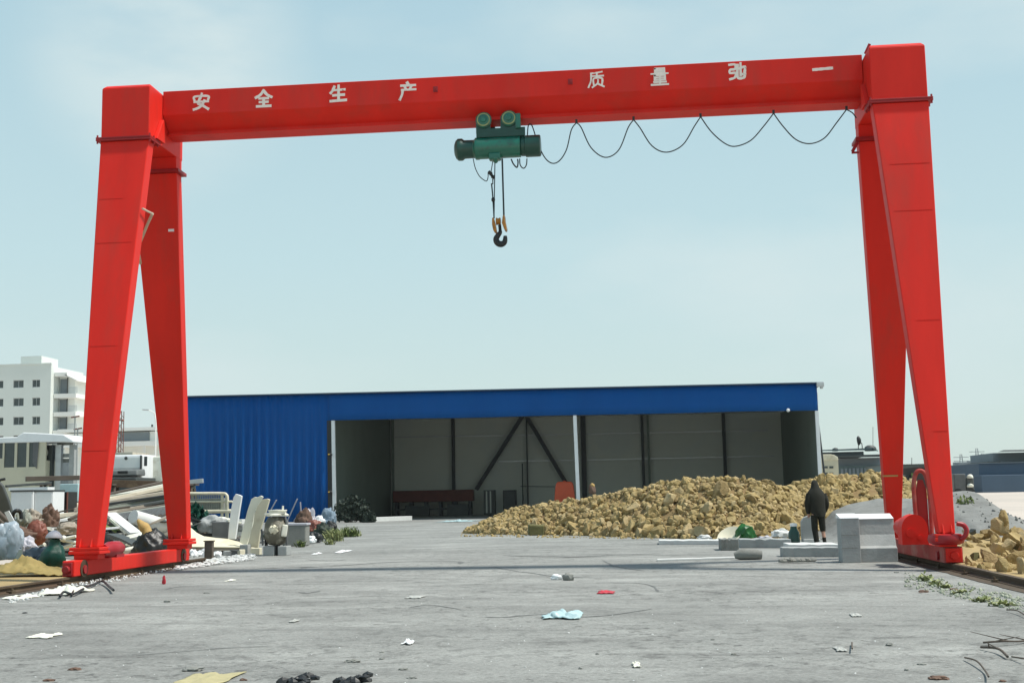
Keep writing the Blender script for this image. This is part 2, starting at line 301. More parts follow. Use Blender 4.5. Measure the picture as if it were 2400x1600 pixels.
for s in (-1, 1):
    g = P_[s]; X = lambda a: s*a
    t = .34
    # head beam
    hb = MB(); y0, y1 = -1.37, g['rt']+t+.05
    xo, xi = X(g['xot']), X(g['xit'])
    hb.bx(s3(xo, y0, Zt+.02), s3(xi, y1, Zh))
    head = hb.build('head_beam', 'red', crane, bevel=.02)
    pl = MB(); a0, a1 = sorted((xo, xi)); q = .14
    pl.hexa([s3(a0,y0,Zh+.001),s3(a1,y0,Zh+.001),s3(a1,y1,Zh+.001),s3(a0,y1,Zh+.001),s3(a0+.05,y0+q,Zh+.10),s3(a1-.05,y0+q,Zh+.10),s3(a1-.05,y1-q,Zh+.10),s3(a0+.05,y1-q,Zh+.10)]); pl.build('cap_plate', 'red', head, bevel=.02)
    # gusset wings between head beam and girder
    gu = MB(); x2 = X(g['xit']-.30)
    gu.prism([s3(xi-s*.003, y0+.25, Zt+.06), s3(xi-s*.003, y0+.62, Zt+.62), s3(xi-s*.003, y0+.68, Zt+.62), s3(xi-s*.003, y0+.74, Zt+.06)], s3(-s*.10,0,0))
    gu.build('gusset', 'red', head, bevel=.008)
    # flanges under the head beam and bolts
    fl = MB(); fl.bx(s3(X(g['xot']+.09), y0-.09, Zt-.045), s3(X(g['xit']-.07), y0+.55, Zt-.003)); fl.bx(s3(X(g['xot']+.09), y0-.09, Zt+.002), s3(X(g['xit']-.07), y0+.55, Zt+.045))
    flo = fl.build('flange', 'red_dark', head, bevel=.008)
    for a in (g['xot']+.06, g['xit']-.04):
        for yy in (y0-.05, y0+.2, y0+.45): MB().cyl(s3(X(a), yy, Zt-.10), s3(X(a), yy, Zt+.10), .022*S, n=8).build('bolt', 'red_dark', head, smooth=40)
    fl = MB(); fl.bx(s3(X(g['xot']+.05), g['rt']-.12, Zrt-.30), s3(X(g['xit']-.09), g['rt']+t+.12, Zrt-.22)); flr = fl.build('flange', 'red_dark', head, bevel=.008)
    mb = MB(); mb.hexa([s3(X(q), yy, zz) for q,yy,zz in ((g['xot'],g['rt']-.02,Zrt-.21),(g['xit'],g['rt']-.02,Zrt-.21),(g['xit'],g['rt']+t,Zrt-.21),(g['xot'],g['rt']+t,Zrt-.21),(g['xot'],g['rt']-.05,Zt+.019),(g['xit'],g['rt']-.05,Zt+.019),(g['xit'],g['rt']+t,Zt+.019),(g['xot'],g['rt']+t,Zt+.019))])
    mb.build('leg_stub', 'red', head, bevel=.01)
    # legs
    def leg(yt, yb, zt, front):
        tt, tb = (t, t*.95)
        vs = []
        for (xa, xb, yy, zz, th) in ((g['xob'],g['xib'],yb,Zb,tb),(g['xot'],g['xit'],yt,zt,tt)):
            vs.append([s3(X(xa),yy,zz), s3(X(xb),yy,zz), s3(X(xb),yy+th,zz), s3(X(xa),yy+th,zz)])
        # a slightly curved taper: split in courses
        rings = []; n = 8
        for i in range(n+1):
            k = i/n; kk = k**.94
            rings.append([vs[0][j].lerp(vs[1][j], k) if j in (0,3) else Vector((vs[0][j].lerp(vs[1][j], kk).x, vs[0][j].lerp(vs[1][j], k).y, vs[0][j].lerp(vs[1][j], k).z)) for j in range(4)])
        lo = MB().loft(rings, True, True).build('leg', 'red', crane, bevel=.018)
        # weld seams: thin raised beads across the front plate
        for k in (.22, .47, .73, .845):
            a = rings[int(k*n)]; kk = k*n-int(k*n); b = rings[min(n,int(k*n)+1)]
            p = a[0].lerp(b[0], kk); q = a[1].lerp(b[1], kk); d = q-p
            sm = MB(); sm.bar(p+d*.06+Vector((0,-.003,0)), p+d*(.55+.35*random.random())+Vector((0,-.003,0)), .004, .008)
            sm.build('weld_seam', 'red', lo)
        # foot flange with stiffeners
        ff = MB(); xa, xb = X(g['xob']), X(g['xib'])
        ff.bx(s3(xa+s*.09, yb-.10, Zb-.07), s3(xb-s*.09, yb+tb+.10, Zb-.003)); ff.bx(s3(xa+s*.10, yb-.11, Zb-.145), s3(xb-s*.10, yb+tb+.11, Zb-.078))
        ff.bx(s3(xa+s*.02, yb-.02, EZ1+.002), s3(xb-s*.02, yb+tb+.02, Zb-.147))
        for q in (.25,.75):
            xm = xa+(xb-xa)*q; ff.prism([s3(xm-.015, yb+.01+.0, Zb), s3(xm-.015, yb-.09, Zb), s3(xm-.015, yb+.0, Zb+.20)], s3(.03,0,0))
        ff.build('foot_flange', 'red' if front else 'red', lo, bevel=.012)
        return lo
    lf = leg(g['ft'], g['fb'], Zt-.046, True); lr = leg(g['rt'], g['rb'], Zrt-.301, False)
    # ladder hook / bracket on the legs
    if s == -1:
        br = MB(); a = A(336,492,26.2); b = A(357,501,26.0); c2 = A(325,574,26.6); d2 = A(330,617,26.8)
        # bent strap between the two legs
        br.tube([V(334,489,-1.7*S), V(357,501,-1.3*S)], .022); br.tube([V(357,501,-1.3*S), V(346,525,-.9*S), V(326,574,-.5*S), V(323,585,-.3*S)], .035); br.tube([V(323,585,-.3*S), V(329,617,.45*S)], .035)
        br.build('strap', 'wood_lt', lf, smooth=40)
        nb = MB(); nb.box(s3(-8.55, g['rt']+.28, 8.35), (.14,.03,.06)); nb.build('clip', 'white', lr)
    else:
        nb = MB(); k = (1.95-Zb)/(Zrt-.301-Zb); ya = g['rb']+(g['rt']-g['rb'])*k
        nb.bar(s3(8.62, ya-.012, 1.95), s3(8.98, ya-.012, 1.95), .02, .035); nb.build('clip', 'tan', lr)
    # end beam with wheels
    eb = MB(); y0e, y1e = g['yf'], g['yr']
    eb.bx(s3(X(g['eo']), y0e, EZ0), s3(X(g['ei']), y1e, EZ1))
    end = eb.build('end_beam', 'red' if s == -1 else 'red_dusty', crane, bevel=.02)
    xm = X((g['eo']+g['ei'])/2)
    for yy, dr in ((y0e, -1), (y1e, 1)):
        pt = MB()
        pt.bx(s3(X(g['eo']-.03), yy+dr*.002, EZ0+.02), s3(X(g['ei']+.03), yy+dr*.05, EZ1-.03)); pt.cyl(s3(xm, yy+dr*.05, .30), s3(xm, yy+dr*.14, .30), .08*S, n=12)
        pt.build('buffer', 'red_dark' if s == -1 else 'red', end, bevel=.01, smooth=40)
    for yy in (y0e+.45, y1e-.45):
        wv = MB(); wv.lathe(Vector((xm*S-.14, yy*S, .282)), (1,0,0), [(0,.02),(0,.165),(.03,.165),(.035,.143),(.245,.143),(.25,.165),(.28,.165),(.28,.02)], n=24)
        wv.build('wheel', 'steel', end, smooth=35)
    for yy in (y0e+.45, y1e-.45): MB().cyl(s3(X(g['ei']-.05), yy, .28), s3(X(g['ei']+.01), yy, .28), .09*S, n=14).build('axle_cap', 'red_dark', end, smooth=40)
    # travel drive
    if s == -1:
        dm = MB(); a = s3(-8.62, -2.3, .62)
        dm.lathe(s3(-8.62,-2.75,.66), (0,1,0), [(0,.03),(0,.11),(.25,.13),(.30,.155),(.70,.155),(.75,.12),(.85,.11),(.87,.02)], n=20)
        dm.bx(s3(-8.85,-2.3,EZ1+.004), s3(-8.5,-1.9,.55)); dm.build('travel_motor', 'magenta', crane, smooth=40)
    else:
        gb = MB(); n_ = 18; cx_ = 8.52; arch = [(cx_-.27,EZ1+.003)]+[(cx_-.27*math.cos(math.pi*i/n_)*(1 if i < n_*.6 else .98), .80+.30*math.sin(math.pi*i/n_)) for i in range(n_+1)]+[(cx_+.27,EZ1+.003)]
        gb.prism([s3(a,-1.75,b) for a,b in arch], s3(0,.42,0))
        for a_, b_, r_ in ((8.42,.72,.085),(8.62,.62,.05)): gb.cyl(s3(a_,-1.752,b_), s3(a_,-1.80,b_), r_, n=16)
        gear = gb.build('gearbox', 'red', crane)
        mo = MB(); mo.lathe(s3(8.55,-1.32,.80), (0,1,0), [(0,.05),(0,.21),(.7,.21),(.74,.18),(.95,.18),(.97,.05)], n=24); mo.build('travel_motor', 'red', crane, smooth=40)
        # loop guard standing on the end beam
        pts = [s3(8.72,-1.05,.75), s3(8.70,-1.02,1.3), s3(8.71,-1.0,1.75), s3(8.78,-1.0,1.98), s3(8.90,-1.0,2.0), s3(8.98,-1.02,1.85), s3(9.02,-1.05,1.4), s3(9.0,-1.1,.6)]
        lp = MB().tube(spline(pts,6), .045, n=8); lp.build('cable_guard', 'red_dusty', crane, smooth=60)
        pn = MB(); pn.prism([s3(8.76,-.98,.55), s3(8.98,-.98,.55), s3(8.97,-.98,1.6), s3(8.90,-.98,1.82), s3(8.80,-.98,1.82), s3(8.75,-.98,1.6)], (0,.03,0)); pn.build('guard_plate', 'red_dark', crane)
        # curved shroud round the foot of the front leg
        sh = MB(); yb = g['fb']
        pr = [(.0,.26),(.03,.32),(.10,.345),(.18,.32),(.20,.25)]
        rg = []
        for h, r in pr:
            rg.append([s3(8.9,yb+.16,EZ1+.04)+Vector((math.cos(a)*r*.98, math.sin(a)*r*.95, h)) for a in [2*math.pi*j/24 for j in range(24)]])
        sh.loft(rg, True, True); sh.build('foot_shroud', 'magenta', crane, smooth=45)
        hk = MB().tube(spline([s3(9.12,yb-.1,.62), s3(9.20,yb-.12,.68), s3(9.24,yb-.12,.80), s3(9.18,yb-.12,.90), s3(9.06,yb-.12,.93)],5), [.045 for i in range(21)], n=8); hk.build('rail_clamp', 'magenta', crane, smooth=60)
# clamp hook on the girder end and cable anchor on the right rear leg
mb = MB(); a = gp(2031,108); mb.bar(gp(2028,126), gp(2038,104), .05, .06); mb.build('lug', 'red_dark', girder)
mb = MB(); mb.bar(s3(8.18, .42, 9.72), s3(8.05,.42,9.50), .05, .07); mb.bar(s3(8.03,.42,9.47), s3(8.2,.42,9.47), .04, .04); mb.build('cable_anchor', 'red_dark', crane)

# ------------------------------------------------------------------ hoist
HY = -.30*S
hx0 = V(1163, 350, HY)
hoist = thing('electric_hoist', 'dark green electric wire rope hoist hanging from the red girder', 'hoist', hx0)
def hp(px, py, y=HY): return V(px, py, y)
m1 = mpp(hx0)
tilt = (V(1257,346,HY)-V(1066,356,HY)).normalized()
mot0 = V(1066,352,HY-.02); 
b = MB(); b.lathe(mot0, tilt, [(0,.05),(.0,.13),(.03,.20),(.08,.245),(.17,.245),(.22,.205),(.48,.20),(.50,.05)], n=28); b.build('motor', 'green_dark', hoist, smooth=40)
b = MB(); b.lathe(mot0+tilt*.42, tilt, [(0,.05),(0,.20),(.04,.225),(.05,.245),(.12,.245),(.14,.235),(1.05,.235),(1.06,.05)], n=32); drum = b.build('drum_housing', 'green', hoist, smooth=40)
b = MB(); b.lathe(mot0+tilt*1.475, tilt, [(0,.05),(0,.20),(.02,.215),(.10,.215),(.11,.24),(.42,.24),(.44,.22),(.45,.05)], n=28); b.build('gear_case', 'green_dark', hoist, smooth=40)
c = hp(1160,368,HY-.12); b = MB(); b.box(c, (.26,.2,.16)); b.cyl(c+Vector((.02,-.05,-.05)), c+Vector((.02,-.05,-.16)), .10,.03,12); b.build('rope_guide', 'green', hoist, bevel=.03)
b = MB(); b.box(hp(1158,337,HY-.215), (.10,.012,.035)); b.build('name_plate', 'leaf_pale', drum)
# suspension plates and wheels on the girder's lower flange
yA, yB = -.42*S, .34*S
for y in (yA, yB):
    b = MB()
    p0 = V(1118,323,HY); p1 = V(1232,318,HY)
    b.bx((p0.x, y-.02, p0.z-.04), (p1.x, y+.02, p0.z+.16))
    for (q, w) in ((1134, 34), (1194, 40)):
        c = V(q, 292, HY); b.bx((c.x-w*m1/2, y-.021, p0.z+.05), (c.x+w*m1/2, y+.021, c.z+.16))
    yoke = b.build('suspension_plate', 'green_dark', hoist, bevel=.01)
b = MB(); p0 = V(1118,323,HY); p1 = V(1232,318,HY); b.bx((p0.x+.02, yA+.03, p0.z-.06), (p1.x-.02, yB-.03, p0.z+.03)); b.build('crosshead', 'green_dark', hoist)
for q, py in ((1134,283),(1193,279)):
    for y, dr in ((yA-.022,-1), (yB+.022,1)):
        c = V(q, py, yA); c.y = y
        w = MB(); w.lathe(c, (0,dr,0), [(0,.02),(0,.175),(.03,.18),(.05,.165),(.07,.12),(.075,.07),(.10,.06),(.105,.01)], n=28); wo = w.build('wheel', 'green', hoist, smooth=30)
        w = MB(); w.lathe(c+Vector((0,dr*.051,0)), (0,dr,0), [(0,.135),(0,.15),(.018,.147),(.018,.128)], n=28); w.build('wheel_rim', 'leaf_pale', wo, smooth=30)
b = MB(); c = V(1214,284,yA-.03); b.box(c, (.12,.10,.34)); b.build('drive_cover', 'green', hoist, bevel=.02)
b = MB(); b.cyl(V(1226,320,HY), V(1226,306,HY), .03, n=10); b.build('vent_plug', 'black', hoist, smooth=40)
# ropes, pendant cable, hook block
def wire(name, pix, r, y, parent, m='rope', n=8):
    return MB().tube(spline([V(a, c, y) for a, c in pix], n), r, 6).build(name, m, parent, smooth=60)
wire('wire_rope', [(1177,372),(1179,440),(1181,507)], .020, HY-.05, hoist)
wire('wire_rope', [(1160,380),(1159,440),(1158,512)], .012, HY-.05, hoist)
wire('wire_rope', [(1152,430),(1155,462),(1158,512)], .016, HY-.05, hoist)
b = MB(); b.blob(V(1156,468,HY-.05), (.085,.085,.11), 3, .08, flat=None); b.build('rope_stop', 'black', hoist, smooth=80)
wire('pendant_cable', [(1109,372),(1114,394),(1123,412),(1134,422),(1141,424),(1144,414),(1144,404),(1149,400)], .010, HY-.02, hoist, 'black')
b = MB(); b.tube(spline([V(q,w,HY-.02) for q,w in ((1155,378),(1151,402),(1149,405),(1153,412),(1156,416),(1155,422),(1155,432))],4), [.010]*5+[.03,.045,.045,.05,.045,.04,.035,.03,.035,.05,.05,.035,.03,.02,.015,.015,.012,.012,.012,.012][:20], 7); b.build('limit_switch', 'black', hoist, smooth=60)
wire('cable_loop', [(1198,373),(1203,384),(1210,392),(1213,390),(1214,380),(1213,373)], .016, HY-.1, hoist, 'black')
wire('cable_loop', [(1218,372),(1219,386),(1225,394),(1230,393),(1234,385),(1235,372)], .013, HY-.1, hoist, 'black')
block = MB()
cb = V(1168,520,HY-.05)
block.lathe(cb+Vector((-.05,0,.01)), (1,0,0), [(0,.02),(0,.075),(.015,.085),(.05,.065),(.085,.085),(.10,.075),(.10,.02)], n=20)
blk = block.build('hook_block', 'ochre', hoist, smooth=40)
pl = MB()
for pts in ([(1153,511),(1156,509),(1160,524),(1163,540),(1160,543),(1156,540),(1153,526)], [(1178,506),(1182,503),(1183,516),(1187,534),(1186,539),(1182,538),(1176,522)]):
    pl.prism([V(a,c,HY-.17) for a,c in pts], (0,.24,0))
pl.build('cheek_plate', 'ochre', blk, bevel=.01)
hk = MB(); hp_ = [(1171,527),(1172,538),(1172,545),(1167,552),(1163,559),(1164,566),(1169,571),(1176,572),(1182,568),(1184,561),(1184,553)]
sp = spline([V(a,c,HY-.05) for a,c in hp_], 5); n = len(sp)
rr = [ .035+.035*math.sin(math.pi*min(1,max(0,(i/n-.12)/.88)))**.8 for i in range(n)]
hk.tube(sp, rr, 10); hk.build('hook', 'black', hoist, smooth=60)

# ------------------------------------------------------------------ festoon cable under the girder
FY = -.24*S
fest = [(1236,318),(1238,296),(1243,291),(1249,300),(1262,340),(1278,371),(1295,383),(1312,376),(1328,350),(1339,305),(1351,288),
        (1362,299),(1385,346),(1418,369),(1450,352),(1472,300),(1485,281),(1500,300),(1528,342),(1562,357),(1600,340),(1627,297),(1642,274),(1668,310),(1700,337),(1725,343),(1760,329),(1790,296),(1813,266),
        (1835,296),(1865,327),(1898,337),(1932,324),(1960,289),(1984,257),(1998,265),(2007,277)]
pts = []; seg = []
peaks = {(1351,288),(1485,281),(1642,274),(1813,266),(1984,257)}
cable = thing('festoon_cable', 'thin black power cable draped in loops beneath the red girder', 'cable', V(1642,272,FY))
run = [];  allp = []
for q in fest:
    run.append(V(q[0], q[1], FY))
    if q in peaks: allp += spline(run, 6); run = [run[-1]]
allp += spline(run, 6)
MB().tube(allp, .013, 6).build('cable', 'black', cable, smooth=60)
for q in sorted(peaks):
    c = V(q[0], q[1], FY); MB().box(c+Vector((0,0,.03)), (.05,.03,.09)).build('cable_hanger', 'black', cable)

# ------------------------------------------------------------------ rails
K['bedding'] = mat('oily_rail_bed', (.075,.055,.035), .9, var=.3, scale=3, bump=.4)
for s, lab in ((-1,'brown steel crane rail under the left legs beside the junk heap'),(1,'brown steel crane rail under the right legs beside the yellow sand')):
    g = P_[s]; xm = s*(g['eo']+g['ei'])/2*S
    y0, y1 = -24.0, (4.2 if s < 0 else 3.4)
    prof = [(-.13,.005),(-.13,.03),(-.03,.05),(-.03,.095),(-.055,.105),(-.055,.14),(.055,.14),(.055,.105),(.03,.095),(.03,.05),(.13,.03),(.13,.005)]
    r = thing('crane_rail', lab, 'rail', (xm,0,0))
    MB().loft([[Vector((xm+a, y, b-.004)) for a,b in prof] for y in (y0,y1)], True, True).build('rail', 'steel', r)
    bd = MB(); nn = 60; lf_ = []; rg_ = []
    for i in range(nn+1):
        y = y0+(y1-y0)*i/nn; lf_.append(Vector((xm-.34+.06*noise.noise(Vector((s,y*1.3,0))), y, .0125))); rg_.append(Vector((xm+.34+.06*noise.noise(Vector((s+5,y*1.3,0))), y, .0125)))
    bd.loft([rg_, lf_], closed=False); o_ = bd.build('rail_bed', 'bedding'); o_['kind'] = 'structure'
    fp = MB()
    for i in range(int((y1-y0-1.5)/1.9)+1):
        yy = y0+1+i*1.9
        for d in (-1,1): fp.box((xm+d*.13, yy, .03), (.10,.14,.05)); fp.cyl((xm+d*.15,yy,.05),(xm+d*.15,yy,.10),.022,n=6)
    cl = fp.build('rail_clip', 'steel', r); cl['kind'] = 'stuff'
# ------------------------------------------------------------------ setting: ground
def struct(o): o['kind'] = 'structure'; return o
def pavement_mat():
    m = bpy.data.materials.new('worn_concrete_paving'); m.use_nodes = True
    nt = m.node_tree; N = nt.nodes; L = nt.links; b = N['Principled BSDF']; b.inputs['Roughness'].default_value = .85; b.inputs['Specular IOR Level'].default_value = .3
    tc = N.new('ShaderNodeTexCoord')
    def nz(scale, st=(1,1,1), det=8, rough=.6, rot=0):
        mp = N.new('ShaderNodeMapping'); mp.inputs['Scale'].default_value = st; mp.inputs['Rotation'].default_value = (0,0,rot); L.new(tc.outputs['Object'], mp.inputs['Vector'])
        n = N.new('ShaderNodeTexNoise'); n.inputs['Scale'].default_value = scale; n.inputs['Detail'].default_value = det; n.inputs['Roughness'].default_value = rough
        L.new(mp.outputs['Vector'], n.inputs['Vector']); return n.outputs['Fac']
    def ramp(src, a, c, v0, v1):
        r = N.new('ShaderNodeMapRange'); r.inputs['From Min'].default_value = a; r.inputs['From Max'].default_value = c; r.inputs['To Min'].default_value = v0; r.inputs['To Max'].default_value = v1
        L.new(src, r.inputs['Value']); return r.outputs['Result']
    def mul(a, c):
        q = N.new('ShaderNodeMath'); q.operation = 'MULTIPLY'; L.new(a, q.inputs[0]); L.new(c, q.inputs[1]); return q.outputs[0]
    big = ramp(nz(.16, (.7,1.2,1), 6, .6, .3), .3, .7, .86, 1.10)
    med = ramp(nz(.75, (.6,1.2,1), 9, .68, .25), .35, .7, 1.09, .86)
    fine = ramp(nz(16, (1,1,1), 5, .75), .3, .7, .82, 1.16)
    streak = ramp(nz(.9, (.35,1.7,1), 10, .74, .12), .52, .66, 1., .66)
    pale = ramp(nz(.75, (.55,1.2,1), 10, .74, -.15), .52, .64, 1., 1.24)
    pits = ramp(nz(7.5, (.8,.8,1), 5, .68), .565, .63, 1., .45)
    pmask = ramp(nz(.35, (1,1,1), 3), .44, .58, .1, 1.)
    mx = N.new('ShaderNodeMix'); mx.data_type = 'FLOAT'; L.new(pmask, mx.inputs['Factor']); mx.inputs['A'].default_value = 1.; L.new(pits, mx.inputs['B'])
    grain = ramp(nz(34, (.7,1.3,1), 4, .8), .32, .68, .70, 1.26)
    blot = ramp(nz(3.2, (1,.8,1), 10, .78, .8), .51, .60, 1., .62)
    bmask = ramp(nz(.20, (1,1,1), 4, .6, 1.1), .40, .58, .12, 1.)
    patch = ramp(nz(.42, (.8,1.,1), 7, .62, 2.1), .36, .66, 1.12, .86)
    mb_ = N.new('ShaderNodeMix'); mb_.data_type = 'FLOAT'; L.new(bmask, mb_.inputs['Factor']); mb_.inputs['A'].default_value = 1.; L.new(blot, mb_.inputs['B'])
    sx = N.new('ShaderNodeSeparateXYZ'); L.new(tc.outputs['Object'], sx.inputs[0])
    near = N.new('ShaderNodeMapRange'); near.inputs['From Min'].default_value = -20; near.inputs['From Max'].default_value = -9; near.inputs['To Min'].default_value = .90; near.inputs['To Max'].default_value = 1.04; L.new(sx.outputs['Y'], near.inputs['Value'])
    f = mul(mul(mul(mul(mul(big, med), fine), streak), pale), mul(mul(mx.outputs['Result'], mul(grain, patch)), mul(mb_.outputs['Result'], near.outputs['Result'])))
    vm = N.new('ShaderNodeVectorMath'); vm.operation = 'SCALE'; vm.inputs[0].default_value = (.262,.266,.248); L.new(f, vm.inputs['Scale'])
    L.new(vm.outputs[0], b.inputs['Base Color'])
    bp = N.new('ShaderNodeBump'); bp.inputs['Strength'].default_value = .45; bp.inputs['Distance'].default_value = .03
    hh = N.new('ShaderNodeMath'); hh.operation = 'ADD'; L.new(nz(22, (1,1,1), 5, .7), hh.inputs[0]); L.new(nz(2.2, (.5,1.4,1), 6), hh.inputs[1])
    L.new(hh.outputs[0], bp.inputs['Height']); L.new(bp.outputs['Normal'], b.inputs['Normal'])
    return m
K['pave'] = pavement_mat()
K['dirt'] = mat('pale_pink_dirt', (.50,.44,.38), .95, var=.10, scale=.06, col2=(.38,.35,.31), mix=.5, mscale=.05, bump=.2, bscale=3)
K['bank'] = mat('grey_earth', (.205,.208,.195), .95, var=.18, scale=2.2, col2=(.15,.15,.135), mix=.6, mscale=1.6, bump=.9, bscale=8)
mb = MB(); mb.add([(-1600,-60,0),(1600,-60,0),(1600,2600,0),(-1600,2600,0)],[(0,1,2,3)])
struct(mb.build('ground', 'dirt'))
SH0 = G(785,1221); YS = SH0.y
xL = -8.62*S; xR = 8.68*S
# paving sheet with a ragged left and right margin
nb = 90; lft = []; rgt = []
for i in range(nb+1):
    y = -26 + (YS+24+26)*i/nb
    lft.append(Vector((xL - (max(0,y-4)*1.6 if y > 4 else 0) + .10*noise.noise(Vector((0,y*.9,3)))+.05*noise.noise(Vector((2,y*4,3))), y, .004)))
    rgt.append(Vector((xR + .05 + .10*noise.noise(Vector((5,y*.7,3)))+.07*noise.noise(Vector((7,y*4,3))) + (max(0,y-5)*.5), y, .004)))
mb = MB(); mb.loft([lft, rgt], closed=False); struct(mb.build('yard_paving', 'pave'))
# sand margins beyond the rails
def margin(x0, x1, y0, y1, seed):
    n = 40; a = []; b = []
    for i in range(n+1):
        y = y0+(y1-y0)*i/n
        a.append(Vector((x0, y, .008))); b.append(Vector((x1+.25*noise.noise(Vector((seed,y*.5,1))), y, .008)))
    return MB().loft([a, b], closed=False)
struct(margin(xL-.02, -24, -26, 5, 1).build('sand', 'sand'))
struct(margin(xR+.10, 17, -26, 3.0, 2).build('sand', 'sand'))
# cracks, joints and long dark lines in the paving
K['crack'] = mat('dark_line', (.13,.135,.13), .95, var=.3, scale=5)
def crack(pix, w, seed):
    pts = spline([G(a,c) for a,c in pix], 12); a = []; b = []
    n = len(pts)
    for i,p in enumerate(pts):
        d = pts[min(i+1,n-1)]-pts[max(i-1,0)]; d.z = 0; d.normalize(); q = Vector((-d.y,d.x,0))
        e = min(1, i/4, (n-1-i)/4); ww = w*e*(.35+.8*abs(noise.noise(p*2.3+Vector((seed,0,0)))))+.001
        o = q*w*1.6*noise.noise(p*1.1+Vector((0,seed,0)))
        a.append(Vector((p.x,p.y,.0085))+o+q*ww); b.append(Vector((p.x,p.y,.0085))+o-q*ww)
    return MB().loft([a,b], closed=False)
for i,(pix,w) in enumerate([
    ([(700,1330),(760,1328),(900,1318),(1060,1316),(1075,1322)], .10), ([(600,1332),(690,1330),(748,1328)], .16),
    ([(1150,1328),(1220,1340),(1300,1350),(1400,1354)], .05), ([(1135,1446),(1180,1447),(1275,1440),(1350,1446),(1440,1440),(1530,1427)], .04),
    ([(1200,1301),(1330,1304),(1440,1300),(1560,1297)], .12), ([(1170,1300),(1300,1306),(1480,1302),(1600,1302)], .06), ([(1400,1365),(1500,1367),(1530,1375),(1540,1388)], .03),  # long dark lines across the paving below the girder
    ([(1410,1312),(1440,1326),(1470,1332),(1520,1338)], .05), ([(690,1388),(720,1391),(752,1384)], .05), ([(385,1382),(420,1375),(500,1372)], .03), ([(720,1312),(780,1314),(812,1311)], .07),
    ([(960,1424),(1010,1418),(1090,1430)], .03), ([(300,1538),(420,1528),(520,1520),(640,1515)], .02), ([(1580,1390),(1660,1392),(1700,1389)], .03)]):
    struct(crack(pix, w, i*1.7).build('paving_line', 'crack'))

# ------------------------------------------------------------------ the shed
YB = YS+24.0
shed = thing('open_shed', 'long low blue open fronted shed behind the rubble pile', 'shed', (SH0.x, YS, 0))
def sx(px, y=1150, Y=YS): return V(px, y, Y).x
tl = V(436,931,YS); tr = V(1914,899,YS); bl = V(768,985,YS); brr = V(1913,961,YS)
xl_, xr_ = tl.x, tr.x
def topz(x): return tl.z+(tr.z-tl.z)*(x-xl_)/(xr_-xl_)
def botz(x): return bl.z+(brr.z-bl.z)*(x-bl.x)/(brr.x-bl.x)
# blue curtain wall with ribs
xc1 = sx(769); rings = []; n = 260
for i in range(n+1):
    x = xl_+(xc1-xl_)*i/n; ph = x*2*math.pi/.62
    a = .22*(.35+.65*abs(noise.noise(Vector((x*.13,0,4)))*2))
    col = []
    for k in (0,.3,.6,.85,1):
        z = topz(x)*k; col.append(Vector((x, YS-.02+a*math.sin(ph)*(1-.75*k**3)*(.8+.4*noise.noise(Vector((x*.3,k*2,1)))), z)))
    rings.append(col)
MB().loft(rings, closed=False).build('curtain_wall', 'blue', shed, smooth=60, solid=.02, norm=False)
# fascia: sagging sheet
rings = []; n = 150
for i in range(n+1):
    x = xc1+(xr_-xc1)*i/n; w = .04*noise.noise(Vector((x*.35,2,7)))+.015*math.sin(x*2*math.pi/.7)
    rings.append([Vector((x, YS-.03+w*q, z)) for q,z in ((.5,topz(x)+.02*noise.noise(Vector((x*.2,1,1)))),(1,topz(x)*.6+botz(x)*.4),(1,topz(x)*.3+botz(x)*.7),(.6,botz(x)+.05*noise.noise(Vector((x*.15,5,1)))))])
MB().loft(rings, closed=False).build('fascia', 'blue', shed, smooth=60, solid=.03, norm=False)
mb = MB(); yq = YS-.25
mb.hexa([(xl_-.3,yq,topz(xl_)+.02),(xr_+.45,yq,topz(xr_)+.02),(xr_+.45,YB+.3,topz(xr_)-.5),(xl_-.3,YB+.3,topz(xl_)-.5),(xl_-.3,yq,topz(xl_)+.10),(xr_+.45,yq,topz(xr_)+.10),(xr_+.45,YB+.3,topz(xr_)-.42),(xl_-.3,YB+.3,topz(xl_)-.42)])
mb.build('roof', 'bluegrey', shed)
mb = MB(); MB().hexa([Vector(q) for q in ((xl_+.1,yq+.3,topz(xl_)-.03),(xr_-.05,yq+.3,topz(xr_)-.03),(xr_-.05,YB-.01,topz(xr_)-.53),(xl_+.1,YB-.01,topz(xl_)-.53),(xl_+.1,yq+.3,topz(xl_)-.01),(xr_-.05,yq+.3,topz(xr_)-.01),(xr_-.05,YB-.01,topz(xr_)-.51),(xl_+.1,YB-.01,topz(xl_)-.51))]).build('bounce_sheet', 'white', shed)  # white sheet added under the roof to bounce light into the interior
mb = MB(); e = V(1922,901,YS-.1); mb.box(e, (.55,.4,.32)); mb.box(e+Vector((.1,0,-.2)), (.2,.3,.2)); mb.build('gutter_end', 'galv', shed, bevel=.04)
hb_ = botz(xr_)
mb = MB(); mb.bx((xl_, YB, 0), (xr_-.04, YB+.15, topz(xl_)-.55)); mb.build('back_wall', 'inside', shed)
mb = MB(); xp = sx(778)-.35; mb.bx((xp-.1, YS+.6, 0), (xp, YB-.003, topz(xl_)-.55)); mb.build('partition_wall', 'inside_green', shed)
mb = MB(); mb.bx((xr_-.03, YS+.5, 0), (xr_+.09, YB+.15, topz(xr_)-.60)); mb.build('side_wall', 'inside_green', shed)
mb = MB(); mb.bx((xl_-.02, YS+.3, 0), (xl_+.09, YB+.15, topz(xl_)-.58)); mb.build('side_wall', 'wall_far', shed)
